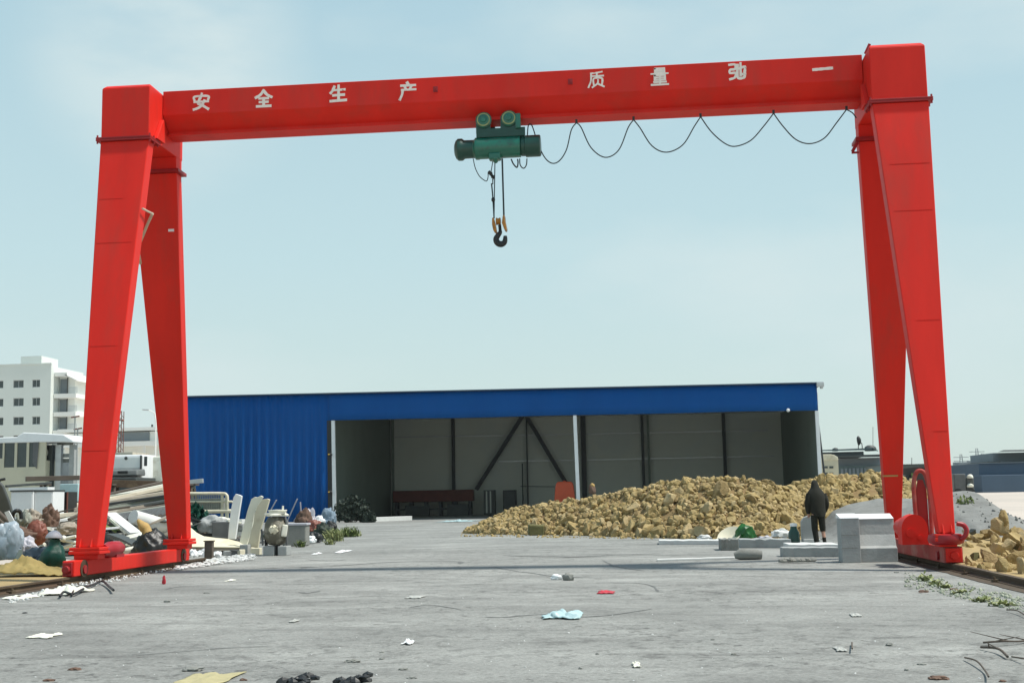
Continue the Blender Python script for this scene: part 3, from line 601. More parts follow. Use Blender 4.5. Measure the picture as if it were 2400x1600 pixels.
for (a, b, mm, nm) in (((781,985),(784.5,1221),'white','post'),((1347,970),(1356,1165),'white','post'),((1914,962),(1924,1150),'white','post'),((772,985),(775,1221),'black','post')):  # the black one paints the dark recess between curtain and white post
    p = V(a[0],a[1],YS+.12); q = V(b[0],b[1],YS+.12); q.z = 0; w = .26 if mm == 'white' else .34
    o = MB().bar(q, p, w, .22, upv=(0,1,0)).build(nm, mm, shed, bevel=.01)
    if mm == 'black': o['label'] = 'black strip painted for the shaded recess beside the blue curtain'
mb = MB(); p = V(1916,975,YS+.6); q = V(1932,1110,YS+.6); q2 = V(1933,1160,YS+.6); mb.tube([p,q,q2], .07); mb.build('guy_pole', 'inside_dk', shed)
for y in (1065,1153):
    c = V(774,y,YS-.22); mb = MB(); mb.blob(c, (.32,.25,.28), y, .25, sub=2, flat=None); lm = mb.build('hinge_clamp', 'black', shed, smooth=60)
    mb = MB(); mb.blob(c+Vector((-.08,-.13,.02)), (.14,.06,.10), y, .1, sub=2, flat=None); mb.build('clamp_face', 'yellow', lm)
c = V(1847,961,YS-.2); mb = MB(); mb.lathe(c, (0,-1,0), [(0,.02),(0,.10),(.05,.13),(.08,.12),(.10,.08),(.11,.01)], n=18); mb.build('round_lamp', 'white', shed, smooth=50)
# back columns, braces, rails
def col(px, w, m='inside_dk', Y=YB-.4, top=None, ybot=1195):
    x = V(px, 1100, Y).x; mb = MB(); mb.bx((x-w/2, Y-.1, 0), (x+w/2, Y+.1, topz(xl_)-.56)); mb.build('column', m, shed)
col(921,.22,'inside_green'); col(1063,.30); col(1369,.46); col(1508,.26); col(1522,.20,'inside_green'); col(1700,.30); col(1838,.2,'inside_green'); col(1236,.12); 
for a,b in (((1226,972),(1116,1147)),((1232,972),(1328,1134))):
    MB().bar(V(*a,YB-.7), V(*b,YB-.7), .36, .2, upv=(0,1,0)).build('brace', 'inside_dk', shed)
for a,b in (((925,1024),(1350,1017)),((1350,1017),(1800,1008)),((1160,1081),(1350,1078)),((1350,1078),(1815,1068))):
    MB().bar(V(*a,YB-.25), V(*b,YB-.25), .10, .10).build('wall_rail', 'galv', shed)
mb = MB(); p = V(1224,1085,YB-.9); q = V(1226,1190,YB-.9); q.z = 0; mb.tube([p,q], .06); mb.bar(V(1220,1139,YB-.9), V(1300,1140,YB-.9), .06,.06); mb.build('pipe', 'inside_dk', shed)

# things standing inside the shed
def base_at(px, Y): p = V(px, 1150, Y); return Vector((p.x, Y, 0))
Yi = YB-4
o = base_at(1016, Yi); t = thing('storage_tank', 'long red brown tank on a dark frame inside the shed', 'tank', o)
a = V(923,1150,Yi); b = V(1110,1150,Yi); c = V(923,1177,Yi); h = a.z-c.z
mb = MB(); mb.bx((a.x,Yi-.6,c.z),(b.x,Yi+.6,a.z)); mb.build('tank_body', 'rust', t, bevel=.08)
mb = MB()
for k in (0,.2,.4,.6,.8,1):
    x = a.x+.3+(b.x-a.x-.6)*k; mb.bx((x-.12,Yi-.5,0),(x+.12,Yi+.5,c.z-.003))
mb.bx((a.x+.1,Yi-.45,c.z*.45),(b.x-.1,Yi-.40,c.z*.45+.12)); mb.build('frame', 'inside_dk', t)
MB().bx((a.x+1.2,Yi-.9,0),(a.x+3.4,Yi-.52,c.z*.75)).build('crate', 'charcoal', t, bevel=.03); MB().bx((b.x-2.3,Yi-.9,0),(b.x-.4,Yi-.52,c.z*.8)).build('crate', 'charcoal', t, bevel=.03)
for px in (1135,1180):
    o = base_at(px+ (12 if px == 1135 else 14), Yi); p = V(px,1148,Yi); q = V(px+(26 if px == 1135 else 30),1148,Yi)
    t = thing('steel_cabinet', 'dark steel cabinet with pale door strips in the shed' if px == 1135 else 'plain black cabinet right of the striped one in the shed', 'cabinet', o)
    MB().bx((p.x,Yi-.5,.05),(q.x,Yi+.4,p.z)).build('body', 'charcoal' if px == 1135 else 'black', t, bevel=.02)
    if px == 1135:
        for k in (.2,.55): MB().bx((p.x+(q.x-p.x)*k,Yi-.53,.2),(p.x+(q.x-p.x)*(k+.12),Yi-.502,p.z-.1)).build('door_strip', 'inside', t)
    else: MB().bx((p.x+.1,Yi-.53,.15),(q.x-.1,Yi-.502,p.z-.12)).build('door', 'charcoal', t)
Yo = YS+3; p = V(1323,1128,Yo); q = V(1323,1180,Yo)
t = thing('water_barrier', 'orange tapered plastic barrier behind the rubble inside the shed', 'barrier', (p.x,Yo,0))
w = 46*mpp(p)/2; h = p.z
prof = []
for k,ww in ((0,1.12),(.5,1.05),(.86,.92),(.95,.84),(1,.66)): prof.append([Vector((p.x+sxx*w*ww, Yo+sy*.35*ww, h*k)) for sxx,sy in ((-1,-1),(1,-1),(1,1),(-1,1))])
MB().loft(prof, True, True).build('shell', 'orange', t, bevel=.06); MB().cyl((p.x,Yo,h+.001),(p.x,Yo,h+.06),.10).build('filler_cap', 'orange', t)
Yk = YS+1.5; t = G(908,1222); o = MB().bar(G(857,1223)+Vector((0,0,.16)), G(960,1219)+Vector((0,0,.16)), .5, .32).build('concrete_beam', 'conc_pale', bevel=.02)
tag(o, 'white concrete beam lying at the edge of the shed floor', 'beam')
o = MB(); o.sheet(G(1075,1222)+Vector((0,0,.03)), 2.1, 3.0, lambda a,b: .22*abs(noise.noise(Vector((a*5,b*4,3))))*(1-a*a*.8)*(1-b*b*.8), nx=30, ny=16, edge=.4, seed=4)
tag(o.build('plastic_sheet', 'aqua', smooth=50, solid=.01, norm=False), 'crumpled pale aqua plastic sheeting at the shed entrance', 'plastic sheet')
p = V(1388,1150,YS-1); t = thing('bundle', 'small brown bundle on a stool at the shed post', 'bundle', (p.x,YS-1,0)); p2 = V(1388,1138,YS-1)
MB().blob((p.x,YS-1,p.z), (.5,.5,.9), 2,.3).build('cloth','brown',t,smooth=60); MB().blob(p2+Vector((0,0,.0)), (.35,.35,.4), 5,.2).build('knot','tan',t,smooth=60); MB().bx((p.x-.3,YS-1.3,0),(p.x+.3,YS-.7,p.z-.42)).build('stool','inside_dk',t)
# shrubs in the dark corner
def leafball(cs, n, size, seed, flat=.6):
    rnd = random.Random(seed); mb = MB()
    for i in range(n):
        c, r = cs[rnd.randrange(len(cs))]
        d = Vector((rnd.gauss(0,1),rnd.gauss(0,1),rnd.gauss(0,1)*.9)).normalized()*(r*(.45+.6*rnd.random()**.6)); p = Vector(c)+d
        if p.z < .02: p.z = .02+.1*rnd.random()
        s_ = size*(.6+.8*rnd.random()); E = Euler((rnd.random()*6,rnd.random()*6,rnd.random()*6)).to_matrix()
        q = [E@Vector(v)*s_ for v in ((-.5,0,0),(0,-.3,.08),(.55,0,0),(0,.3,.08))]
        mb.add([p+v for v in q], [(0,1,2),(0,2,3)])
    return mb
p = G(826,1224); t = thing('shrub', 'dark green shrub growing just inside the shed beside the white post', 'shrub', p)
leafball([(p+Vector((-.5,0,.8)),.8),(p+Vector((.4,.3,.9)),.75),(p+Vector((0,0,1.3)),.6),(p+Vector((.8,.1,.4)),.5)], 1500, .26, 3).build('foliage', 'foliage_dk', t, norm=False)
mb = MB()
for k in range(6): mb.tube([p+Vector((.1*k-.3,0,0)), p+Vector((.25*k-.7,.1,.6)), p+Vector((.3*k-.8,.0,1.2))], .03, 5)
mb.build('stem', 'wood_dk', t)
p = G(866,1224); t = thing('shrub', 'low dark shrub beside the white concrete beam in the shed', 'shrub', p)
leafball([(p+Vector((0,0,.3)),.45)], 350, .22, 8).build('foliage', 'foliage_dk', t, norm=False); MB().tube([p,p+Vector((0,0,.4))],.03,5).build('stem','wood_dk',t)
# ------------------------------------------------------------------ rubble piles
def hmound(cols, back, prof, seed, amp, nx=120, nv=26):
    """cols: (px, base_y, top_y, ridge_offset). lofts front base -> ridge -> back base"""
    B = []; Rg = []
    for px, yb, yt, off in cols:
        b = G(px, yb); t = V(px, yt, b.y+off); t.z = max(t.z, .03); B.append(b); Rg.append(t)
    def samp(arr, u):
        f = u*(len(arr)-1); i = min(int(f), len(arr)-2); k = f-i; k = k*k*(3-2*k)*.5+k*.5
        return arr[i].lerp(arr[i+1], k)
    def P(u, v):
        b = samp(B,u); t = samp(Rg,u)
        if v <= 1:
            z = t.z*prof(v); p = Vector((b.x+(t.x-b.x)*v, b.y+(t.y-b.y)*v, z))
        else:
            w = v-1; p = Vector((t.x, t.y+back*w, t.z*(1-w)**1.2))
        q = min(1, v*3, (2-v)*3)
        p.z += amp*q*noise.noise(p*1.1+Vector((seed,0,0))) + amp*.5*q*noise.noise(p*2.9+Vector((0,seed,0)))
        return p
    rings = [[P(i/nx, 2*j/nv) for j in range(nv+1)] for i in range(nx+1)]
    return MB().loft(rings, closed=False), P
def rock_mesh(name, seed, m, cuts=9, sub=3):
    rnd = random.Random(seed); bm = bmesh.new(); bmesh.ops.create_icosphere(bm, subdivisions=sub, radius=1)
    planes = [(Vector((rnd.gauss(0,1),rnd.gauss(0,1),rnd.gauss(0,1))).normalized(), .42+.38*rnd.random()) for _ in range(cuts)]
    sc_ = (1+.35*rnd.random(), .75+.3*rnd.random(), .6+.3*rnd.random())
    for v in bm.verts:
        p = v.co.copy()
        for nrm, d in planes:
            e = p.dot(nrm)-d
            if e > 0: p -= nrm*e*.99
        p *= 1+.13*noise.noise(p*2.3+Vector((seed,0,0)))+.10*noise.noise(p*6+Vector((0,seed,0)))
        v.co = Vector((p.x*sc_[0], p.y*sc_[1], p.z*sc_[2]))
    me = bpy.data.meshes.new(name); bm.to_mesh(me); bm.free(); me.materials.append(K[m]); me.shade_smooth(); me.set_sharp_from_angle(angle=R(22)); return me
ROCKS = [rock_mesh('rock', 10+i, ('rock','rock2','rock3','rock','rock2','rock','rock3','rock')[i%8]) for i in range(16)]
rr_ = random.Random(21)
def put_rock(p, size, label, group, me=None, rot=None):
    o = bpy.data.objects.new('rock', me or ROCKS[rr_.randrange(len(ROCKS))]); C.objects.link(o)
    o.location = p; s = size/2; o.scale = (s*(.8+.5*rr_.random()), s*(.8+.4*rr_.random()), s*(.75+.45*rr_.random()))
    o.rotation_euler = rot or (rr_.random()*6.28, rr_.random()*6.28, rr_.random()*6.28)
    tag(o, label, 'rock', group); return o
pile1 = [(1080,1249,1247,.3),(1105,1250,1242,.6),(1132,1251,1229,1.0),(1165,1252,1212,1.6),(1200,1252,1198,2.2),(1260,1253,1186,2.6),(1330,1254,1175,3.0),(1400,1256,1166,3.2),(1470,1258,1154,3.6),(1540,1260,1134,4.0),(1610,1262,1124,4.2),(1690,1263,1122,4.2),(1760,1263,1124,4.0),(1800,1262,1138,3.6),(1850,1259,1150,3.4),(1890,1256,1164,3.0),(1925,1254,1185,2.0)]
pf = lambda v: max(v,0)**.85
mb, P1 = hmound(pile1, 5, pf, 3.3, .10)
tag(mb.build('rubble_earth', 'mound', smooth=70, norm=False), 'tan earth and rubble heaped up in front of the shed', 'earth heap', kind='stuff')
L1, G1 = 'tan broken rock heaped among others like it in the large rubble pile', 'rocks of the large rubble pile'
cand = []
for i in range(205):
    u = .05+.93*rr_.random(); v = .02+.98*rr_.random()**1.15
    p = P1(u, v)
    big = (.26+.46*rr_.random()**2.4)*(.62+.45*min(1,u*1.5))
    if v > .7: big *= .65
    cand.append((p, big))
# a closer row along the foot of the pile
for i in range(46):
    u = .09+.86*i/46+.01*rr_.random(); p = P1(u, .02+.06*rr_.random()); cand.append((p, (.34+.36*rr_.random()**1.5)*(.55+.5*min(1,u*1.6))))
for p, z in cand:
    put_rock(p+Vector((0,-.10*z,z*.12)), z, L1, G1)
def pebbles(P, n, seed, u0, u1, v0, v1, smin, smax, m, name, label, flat=1., wide=1.):
    rnd = random.Random(seed); mb = MB()
    tmpl = []
    for k in range(6):
        bm = bmesh.new(); bmesh.ops.create_icosphere(bm, subdivisions=1, radius=1)
        vs = [v.co*(1+.35*noise.noise(v.co*1.7+Vector((k*5,0,0)))) for v in bm.verts]; bm.verts.index_update(); fs = [tuple(v.index for v in f.verts) for f in bm.faces]; bm.free(); tmpl.append((vs,fs))
    for i in range(n):
        p = P(u0+(u1-u0)*rnd.random(), v0+(v1-v0)*rnd.random()); s_ = smin+(smax-smin)*rnd.random()**2.2
        E = Euler((rnd.random()*6,rnd.random()*6,rnd.random()*6)).to_matrix(); vs, fs = tmpl[rnd.randrange(6)]
        q = Vector((.7+.6*rnd.random(),.7+.6*rnd.random(),.6+.4*rnd.random()))*s_/2
        w_ = [E@Vector((v.x*q.x,v.y*q.y,v.z*q.z)) for v in vs]; mb.add([p+Vector((0,-.2*s_,.1*s_))+Vector((t_.x*wide,t_.y,t_.z*flat)) for t_ in w_], fs)
    return tag(mb.build(name, m, norm=False), label, 'rubble', kind='stuff')
pebbles(P1, 3600, 5, .03, .99, -.05, 1.15, .07, .36, 'rock', 'small_rubble', 'small tan stones filling the large rubble pile')
pebbles(P1, 1300, 6, .03, .99, -.05, 1.1, .07, .30, 'rock3', 'small_rubble', 'small pale stones filling the large rubble pile')
pebbles(P1, 900, 7, .03, .99, 0, 1.1, .10, .34, 'rock2', 'small_rubble', 'small brown stones filling the large rubble pile')
PSP = lambda u,v: (lambda g: g)(G(1080+840*u, 1248+12*u+9*v))
pebbles(PSP, 700, 8, 0, 1, 0, 1, .03, .16, 'rock', 'small_rubble', 'small tan stones spilled onto the paving before the rubble pile')
# second pile further right, behind the person
D2 = 50.0
def colD(px, yt, D, dz=0): return (px, yt, D)
def hm2(cols, front, back, seed, amp, nx=70, nv=22, prof=lambda v: v**.8):
    T = [A(px, yt, D) for px, yt, D in cols]
    def samp(u):
        f = u*(len(T)-1); i = min(int(f), len(T)-2); return T[i].lerp(T[i+1], f-i)
    def P(u, v):
        t = samp(u); z = max(t.z,.02)
        p = Vector((t.x, t.y-front*(1-v), z*prof(max(v,0)))) if v <= 1 else Vector((t.x, t.y+back*(v-1), z*max(0,(2-v))**1.2))
        q = min(1, v*3, (2-v)*3); p.z += amp*q*(noise.noise(p*.9+Vector((seed,0,0)))+.5*noise.noise(p*2.4+Vector((0,seed,0))))
        return p
    return MB().loft([[P(i/nx, 2*j/nv) for j in range(nv+1)] for i in range(nx+1)], closed=False), P
mb, P2 = hm2([(1770,1180,54),(1800,1158,54),(1840,1143,54),(1880,1130,54),(1930,1122,54),(1990,1116,54),(2060,1115,54),(2100,1124,54),(2140,1138,54),(2180,1160,54),(2220,1185,54)], 4.0, 5, 8.1, .14)
tag(mb.build('rubble_earth', 'mound', smooth=70, norm=False), 'tan earth heap behind the person and the right crane leg', 'earth heap', kind='stuff')
L2, G2 = 'tan rock in the further rubble heap behind the standing person', 'rocks of the further rubble heap'
for i in range(46):
    p = P2(.04+.9*rr_.random(), .15+.8*rr_.random()); put_rock(p+Vector((0,-.1,.03)), .40+.6*rr_.random()**2, L2, G2)
pebbles(P2, 1500, 9, .02, .97, .1, 1.1, .12, .5, 'rock', 'small_rubble', 'small stones on the further rubble heap')
# grey earth banks
mb, PB = hm2([(1885,1258,44),(1915,1240,44),(1950,1200,44),(1985,1182,44),(2020,1174,44),(2060,1166,44),(2110,1168,44),(2180,1172,43),(2250,1176,42)], 6.5, 6, 2.2, .05, prof=lambda v: v**1.0)
struct(mb.build('earth_bank', 'bank', smooth=70, norm=False))
mb, PB2 = hm2([(2090,1205,41),(2140,1184,41),(2195,1162,40),(2240,1153,40),(2285,1153,40),(2305,1166,40),(2330,1188,40),(2370,1206,39),(2400,1222,38),(2440,1240,36)], 7, 7, 6.2, .09, prof=lambda v: v**1.0)
struct(mb.build('earth_bank', 'bank', smooth=70, norm=False))
p = A(2258,1180,38.6); mb = leafball([(p+Vector((.05,0,.0)),.25),(p+Vector((.2,-.1,-.25)),.25)], 260, .13, 5); t = thing('weed', 'small green weed growing on the grey earth bank by the right leg', 'weed', p); mb.build('foliage', 'foliage', t, norm=False)
pebbles(PB2, 260, 42, .02, .98, .1, 1.1, .03, .10, 'bank', 'small_rubble', 'small grey clods on the earth bank right of the crane')
# ground rising towards the far depot
rows_ = []
for D, z in ((48,-.05),(58,.10),(72,.42),(90,.80),(112,1.08),(150,1.16),(260,1.16),(420,1.0)):
    rw = []
    for i in range(41):
        p = A(2100+900*i/40, 1150, D); e = min(1, i/6); rw.append(Vector((p.x, p.y, z*e-.03+.05*noise.noise(Vector((p.x*.2,p.y*.2,1))))))
    rows_.append(rw)
struct(MB().loft(rows_, closed=False).build('terrain', 'dirt', smooth=60, norm=False))
# boulders on the sand at the right
RB = [(2180+0,0,0)]
L3, G3 = 'yellowish rock lying loose on the sand right of the crane rail', 'rocks on the sand by the right rail'
spec = [(2292,1268,22,None),(2330,1270,26,None),(2392,1290,36,None),(2368,1275,30,None),(2345,1305,40,None),(2300,1300,30,None),(2320,1318,44,None),(2378,1322,46,None),(2266,1296,28,None),(2352,1340,34,None),(2300,1338,20,None),(2398,1345,36,None),(2415,1318,50,None),(2272,1322,22,None),(2246,1282,18,None),(2420,1280,40,None),(2385,1255,24,None),(2315,1290,22,None),(2360,1292,26,None),(2345,1328,18,None),(2270,1262,16,None),(2310,1262,30,None),(2375,1262,34,None),(2330,1284,34,None),(2385,1290,40,None),(2400,1272,38,None),(2296,1284,26,None),(2358,1275,30,None),(2412,1300,46,None)]
for px, yb, w, _ in spec:
    g = G(px, yb) if yb >= 1300 else A(px, yb, 31-(yb-1255)/45*3); z = w*mpp(g); put_rock(g+Vector((0,0,z*.30)), z*1.5, L3, G3)
def special(px, py, D, wpx, m, label, sd):
    p = A(px, py, D); o = put_rock(p, wpx*mpp(p), label, None, rock_mesh('rock', sd, m)); return o
o = put_rock(G(2287,1318)+Vector((0,0,.12)), 34*mpp(G(2287,1318)), 'dark olive angular rock on the sand beside the red end beam', None, rock_mesh('rock', 77, 'rock_olive'), (0,0,.3))
g = A(2348,1264,29.0); put_rock(g+Vector((0,0,.26)), 46*mpp(g), 'large pale boulder topped by a yellow stone near the right edge', None, rock_mesh('rock', 78, 'rock3'))
put_rock(g+Vector((.08,0,.52)), 34*mpp(g), 'yellow stone perched on top of the large pale boulder', None, rock_mesh('rock', 79, 'rock'))
g = A(2262,1256,30.0); put_rock(g+Vector((0,0,.09)), 22*mpp(g), 'pale grey stone beside a black stone right of the crane leg', None, rock_mesh('rock', 80, 'conc'))
g = A(2281,1255,30.0); put_rock(g+Vector((0,0,.10)), 22*mpp(g), 'black stone beside a pale grey stone right of the crane leg', None, rock_mesh('rock', 81, 'charcoal'))
def PS(u, v): g = G(2240+180*u, 1262+75*v); return g
pebbles(PS, 500, 12, 0, 1, 0, 1, .03, .22, 'rock', 'small_rubble', 'small stones scattered on the sand by the right rail')
mb, PB3 = hm2([(2225,1300,27),(2260,1272,29),(2300,1262,30),(2345,1255,31),(2400,1262,31),(2450,1280,31)], 2.5, 4, 4.2, .05); struct(mb.build('sand', 'sand', smooth=70, norm=False))

# ------------------------------------------------------------------ person
pf0 = G(1920,1280); k = mpp(pf0); H = 1.76
per = thing('person', 'person in a long dark hooded coat standing with back turned beside a grey stone slab', 'person', pf0)
sk = bpy.data.meshes.new('body')
J = dict(pel=(0,0,.93), wst=(.0,.0,1.10), chest=(0,-.03,1.33), neck=(0,-.07,1.50), head0=(0,-.11,1.58), head1=(0,-.13,1.70),
   shl=(-.17,-.04,1.41), ell=(-.265,-.015,1.12), wrl=(-.215,-.12,.90), hal=(-.21,-.14,.83), shr=(.17,-.04,1.41), elr=(.265,-.015,1.12), wrr=(.215,-.12,.90), har=(.21,-.14,.83),
   hpl=(-.09,0,.90), knl=(-.10,-.02,.50), anl=(-.07,.03,.08), tol=(-.08,-.13,.035), hpr=(.09,0,.90), knr=(.12,.0,.50), anr=(.15,.04,.08), tor=(.17,-.12,.035))
rad = dict(pel=.14,wst=.13,chest=.155,neck=.058,head0=.085,head1=.085,shl=.075,ell=.045,wrl=.03,hal=.03,shr=.075,elr=.045,wrr=.03,har=.03,hpl=.085,knl=.06,anl=.042,tol=.04,hpr=.085,knr=.06,anr=.042,tor=.04)
ed = [('pel','wst'),('wst','chest'),('chest','neck'),('neck','head0'),('head0','head1'),('chest','shl'),('shl','ell'),('ell','wrl'),('wrl','hal'),('chest','shr'),('shr','elr'),('elr','wrr'),('wrr','har'),('pel','hpl'),('hpl','knl'),('knl','anl'),('anl','tol'),('pel','hpr'),('hpr','knr'),('knr','anr'),('anr','tor')]
nm = list(J); sk.from_pydata([(x,-y,z) for x,y,z in J.values()], [(nm.index(a),nm.index(b)) for a,b in ed], [])
bo = bpy.data.objects.new('body', sk); C.objects.link(bo); bo.parent = per; sk.materials.append(K['skin'])
m_ = bo.modifiers.new('skin','SKIN'); 
for i,n_ in enumerate(nm): sk.skin_vertices[0].data[i].radius = (rad[n_],)*2
sk.skin_vertices[0].data[0].use_root = True
m2 = bo.modifiers.new('sub','SUBSURF'); m2.levels = 2; m2.render_levels = 2
def ringloft(rings, n=28):   # (cx, cy, z, rx, ry)
    mb = MB(); rg = []
    for i,(cx,cy,z,rx,ry) in enumerate(rings):
        rg.append([Vector((cx+rx*math.cos(a)*(1+.05*math.sin(3*a+i)), cy+ry*math.sin(a)*(1+.05*math.cos(4*a+i*1.3)), z)) for a in [2*math.pi*j/n for j in range(n)]])
    return mb.loft(rg, True, True)
ringloft([(0.030,0.000,0.800,0.172,0.170),(0.030,0.000,0.860,0.185,0.180),(0.000,0.000,0.950,0.211,0.185),(0.000,0.010,1.150,0.219,0.180),(0.000,0.030,1.320,0.245,0.185),(0.000,0.050,1.430,0.237,0.170),(0.000,0.070,1.520,0.172,0.140),(0.000,0.090,1.580,0.116,0.130),(0.000,0.120,1.660,0.099,0.130),(0.000,0.150,1.740,0.077,0.105),(0.000,0.155,1.785,0.034,0.050)]).build('hooded_coat', 'coat', per, smooth=70, local=True)
for s in (-1,1):
    mb = MB(); sh = Vector((s*.19,.04,1.40)); el = Vector((s*.265,.015,1.12)); wr = Vector((s*.215,.12,.90))
    mb.tube(spline([sh,el,wr],6), [.095,.092,.09,.088,.085,.08,.075,.072,.068,.065,.062,.06,.058], 14); mb.build('sleeve', 'coat', per, smooth=70, local=True)
    hd = MB(); w0 = wr; dd = (wr-el).normalized()
    hd.blob(w0+dd*.05, (.075,.05,.10), 1, .05, flat=None)
    for f in range(4): 
        b0 = w0+dd*.085+Vector((s*(f-1.5)*.018,0,0)); hd.tube([b0, b0+dd*.035+Vector((0,.008,0)), b0+dd*(.06+.01*(f in (1,2)))+Vector((0,.025,0))], [.009,.008,.006], 6)
    b0 = w0+dd*.03+Vector((-s*.03,.01,0)); hd.tube([b0, b0+dd*.03+Vector((-s*.015,.012,0)), b0+dd*.055+Vector((-s*.012,.02,0))], [.011,.009,.007], 6)
    hd.build('hand', 'skin', per, smooth=70, local=True)
    mb = MB(); a = Vector((s*.095,0,.84)); kx = -.10 if s < 0 else .12; 
    z1 = .12 if s < 0 else .40
    kn = Vector((kx,0,.48)); an = Vector((-.07 if s < 0 else .15,-.035,.09)); e = kn.lerp(an, (.48-z1)/.39)
    mb.tube([a,kn,kn.lerp(e,.5),e], [.10,.085,.075,.07], 14); mb.build('trouser_leg', 'coat', per, smooth=70, local=True)
    if s > 0: MB().tube([kn.lerp(an,.62), an], [.055,.05], 12).build('sock', 'coat', per, smooth=60, local=True)
    sb = MB(); sb.blob(an+Vector((0,.09,-.04)), (.10,.27,.11), 3,.05, flat=-.6); sb.build('shoe', 'black', per, smooth=60, local=True)
per.rotation_euler = (0,0,R(12)); per.scale = (1.03,1.0,1.03)

# ------------------------------------------------------------------ slabs, kerbs and barrier near the person
def slab(px0, px1, yb, h, depth, label, m='conc', seed=0, name='concrete_slab', tilt=0, yb2=None):
    a = G(px0, yb); b = G(px1, yb if yb2 is None else yb2); mb = MB()
    d = Vector((.0,depth,0)); n = 10; rings = []
    for i in range(n+1):
        p = a.lerp(b, i/n); j = .04*noise.noise(Vector((i*.8+seed,seed,0))); hz = h*(1+.15*noise.noise(Vector((seed,i*.9,2))))
        rings.append([p+Vector((0,j,0.002)), p+d+Vector((0,j,0.002)), p+d+Vector((0,j,hz+tilt)), p+Vector((0,j,hz))])
    o = mb.loft(rings, True, True).build(name, m, bevel=.012); return tag(o, label, 'concrete slab')
slab(1545,1690,1276,.13,1.1,'long flat concrete slab lying in front of the rubble pile','conc_pale',1)
slab(1735,1855,1284,.24,1.0,'grey concrete slab left of the green bottle','conc',2)
slab(1690,1732,1290,.30,1.0,'short dark topped concrete block at the end of the flat slab','conc_dk',3)
slab(1835,1968,1305,.22,.6,'lowest kerb stone lying before the standing person','conc',4)
slab(1850,1970,1290,.16,1.4,'middle kerb stone under the feet of the standing person','conc_pale',5)
slab(1540,1740,1315,.05,.22,'thin pale strip of concrete lying on the paving','conc_pale',6, yb2=1309)
g0 = G(1722,1312); g1 = G(1786,1311); mb = MB(); mb.tube([g0+Vector((0,0,.10)), g0.lerp(g1,.2)+Vector((0,0,.13)), g0.lerp(g1,.6)+Vector((0,0,.13)), g1+Vector((0,0,.11))], [.07,.13,.13,.10], 10)
tag(mb.build('log', 'conc_dk', smooth=50), 'dark weathered log lying on the paving before the rubble', 'log')
for i,(px,py,w,m) in enumerate([(1870,1320,50,'conc_dk')]):
    g = G(px,py); mb = MB()
    for q in range(7): mb.blob(g+Vector(((q-3)*.10,.03*q,.06)), (.22,.18,.14), q, .35, sub=2)
    tag(mb.build('rubble_lump', m, smooth=30), 'crumbled dark concrete lump at the foot of the kerb stones', 'concrete lump')
g = G(1900,1277); t = thing('stone_slab', 'upright grey stone slab with a rounded top beside the standing person', 'stone slab', g)
def pp(px, py): return V(px, py, g.y)
poly = [pp(x,y) for x,y in ((1881,1276),(1921,1276),(1918,1250),(1910,1222),(1903,1211),(1894,1208),(1884,1212),(1878,1222),(1879,1250))]
for q in poly: q.z = max(q.z, .003)
MB().prism(poly, (0,.22,0)).build('slab', 'conc', t, bevel=.015)
MB().bx((poly[0].x+.03,g.y-.10,.003),(poly[1].x+.02,g.y-.003,.17)).build('plinth', 'conc_pale', t, bevel=.01)
g = G(1862,1280); t = thing('bottle', 'dark green weathered bottle with a white cap left of the stone slab', 'bottle', g); h = (1280-1226)*mpp(g)
MB().lathe(g, (0,0,1), [(0,.02),(0,.16),(h*.1,.17),(h*.6,.15),(h*.75,.10),(h*.86,.085),(h*.87,.01)], 20).build('body', 'green_dark', t, smooth=50); MB().lathe(g+Vector((0,0,h*.865)), (0,0,1), [(0,.02),(0,.10),(h*.12,.10),(h*.14,.02)], 16).build('cap', 'white', t, smooth=50)
# barrier
g = G(1975,1319); kk = mpp(g)
t = thing('concrete_barrier', 'pale grey concrete barrier block with its sunlit top painted white left of the right end beam', 'barrier', g)
yq = g.y; z1 = (1319-1216)*kk
xA = g.x; xB = V(2018,1300,yq).x; xC = V(2102,1250,yq).x
MB().bx((xA,yq,.004),(xB,yq+.55,z1)).build('block', 'conc', t, bevel=.012)
# flared wing beyond
pr = [(0,.004),(.0,.30),(.10,.34),(.22,z1*.62),(.26,z1*.97),(.62,z1*.97),(.62,.004)]
rg = []
for x, e in ((xB+.003,0),(xB+.30,0),(xC-.1,0),(xC+.02,.0)): rg.append([Vector((x, yq+.12+a, b)) for a,b in pr])
MB().loft(rg, True, True).build('wing', 'conc', t, bevel=.012)
MB().hexa([Vector(q) for q in ((xA-.01,yq-.01,z1+.002),(xB,yq-.01,z1+.002),(xB,yq+.56,z1+.002),(xA-.01,yq+.56,z1+.002),(xA-.01,yq-.01,z1+.012),(xB,yq-.01,z1+.012),(xB,yq+.56,z1+.10),(xA-.01,yq+.56,z1+.10))]).build('cap', 'white', t)  # white wedge: sunlight on the block top put into colour and slope
zz = z1*.97; MB().hexa([Vector(q) for q in ((xB+.012,yq+.36,zz+.002),(xC+.02,yq+.36,zz+.002),(xC+.02,yq+.75,zz+.002),(xB+.012,yq+.75,zz+.002),(xB+.012,yq+.36,zz+.012),(xC+.02,yq+.36,zz+.012),(xC+.02,yq+.75,zz+.11),(xB+.012,yq+.75,zz+.11))]).build('cap', 'white', t)  # same for the wing: its sunlit top painted as a sloped white wedge
for z in (.33,.62): MB().bx((xA-.002,yq-.004,z1*z),(xB-.05,yq-.001,z1*z+.012)).build('joint', 'conc_dk', t)
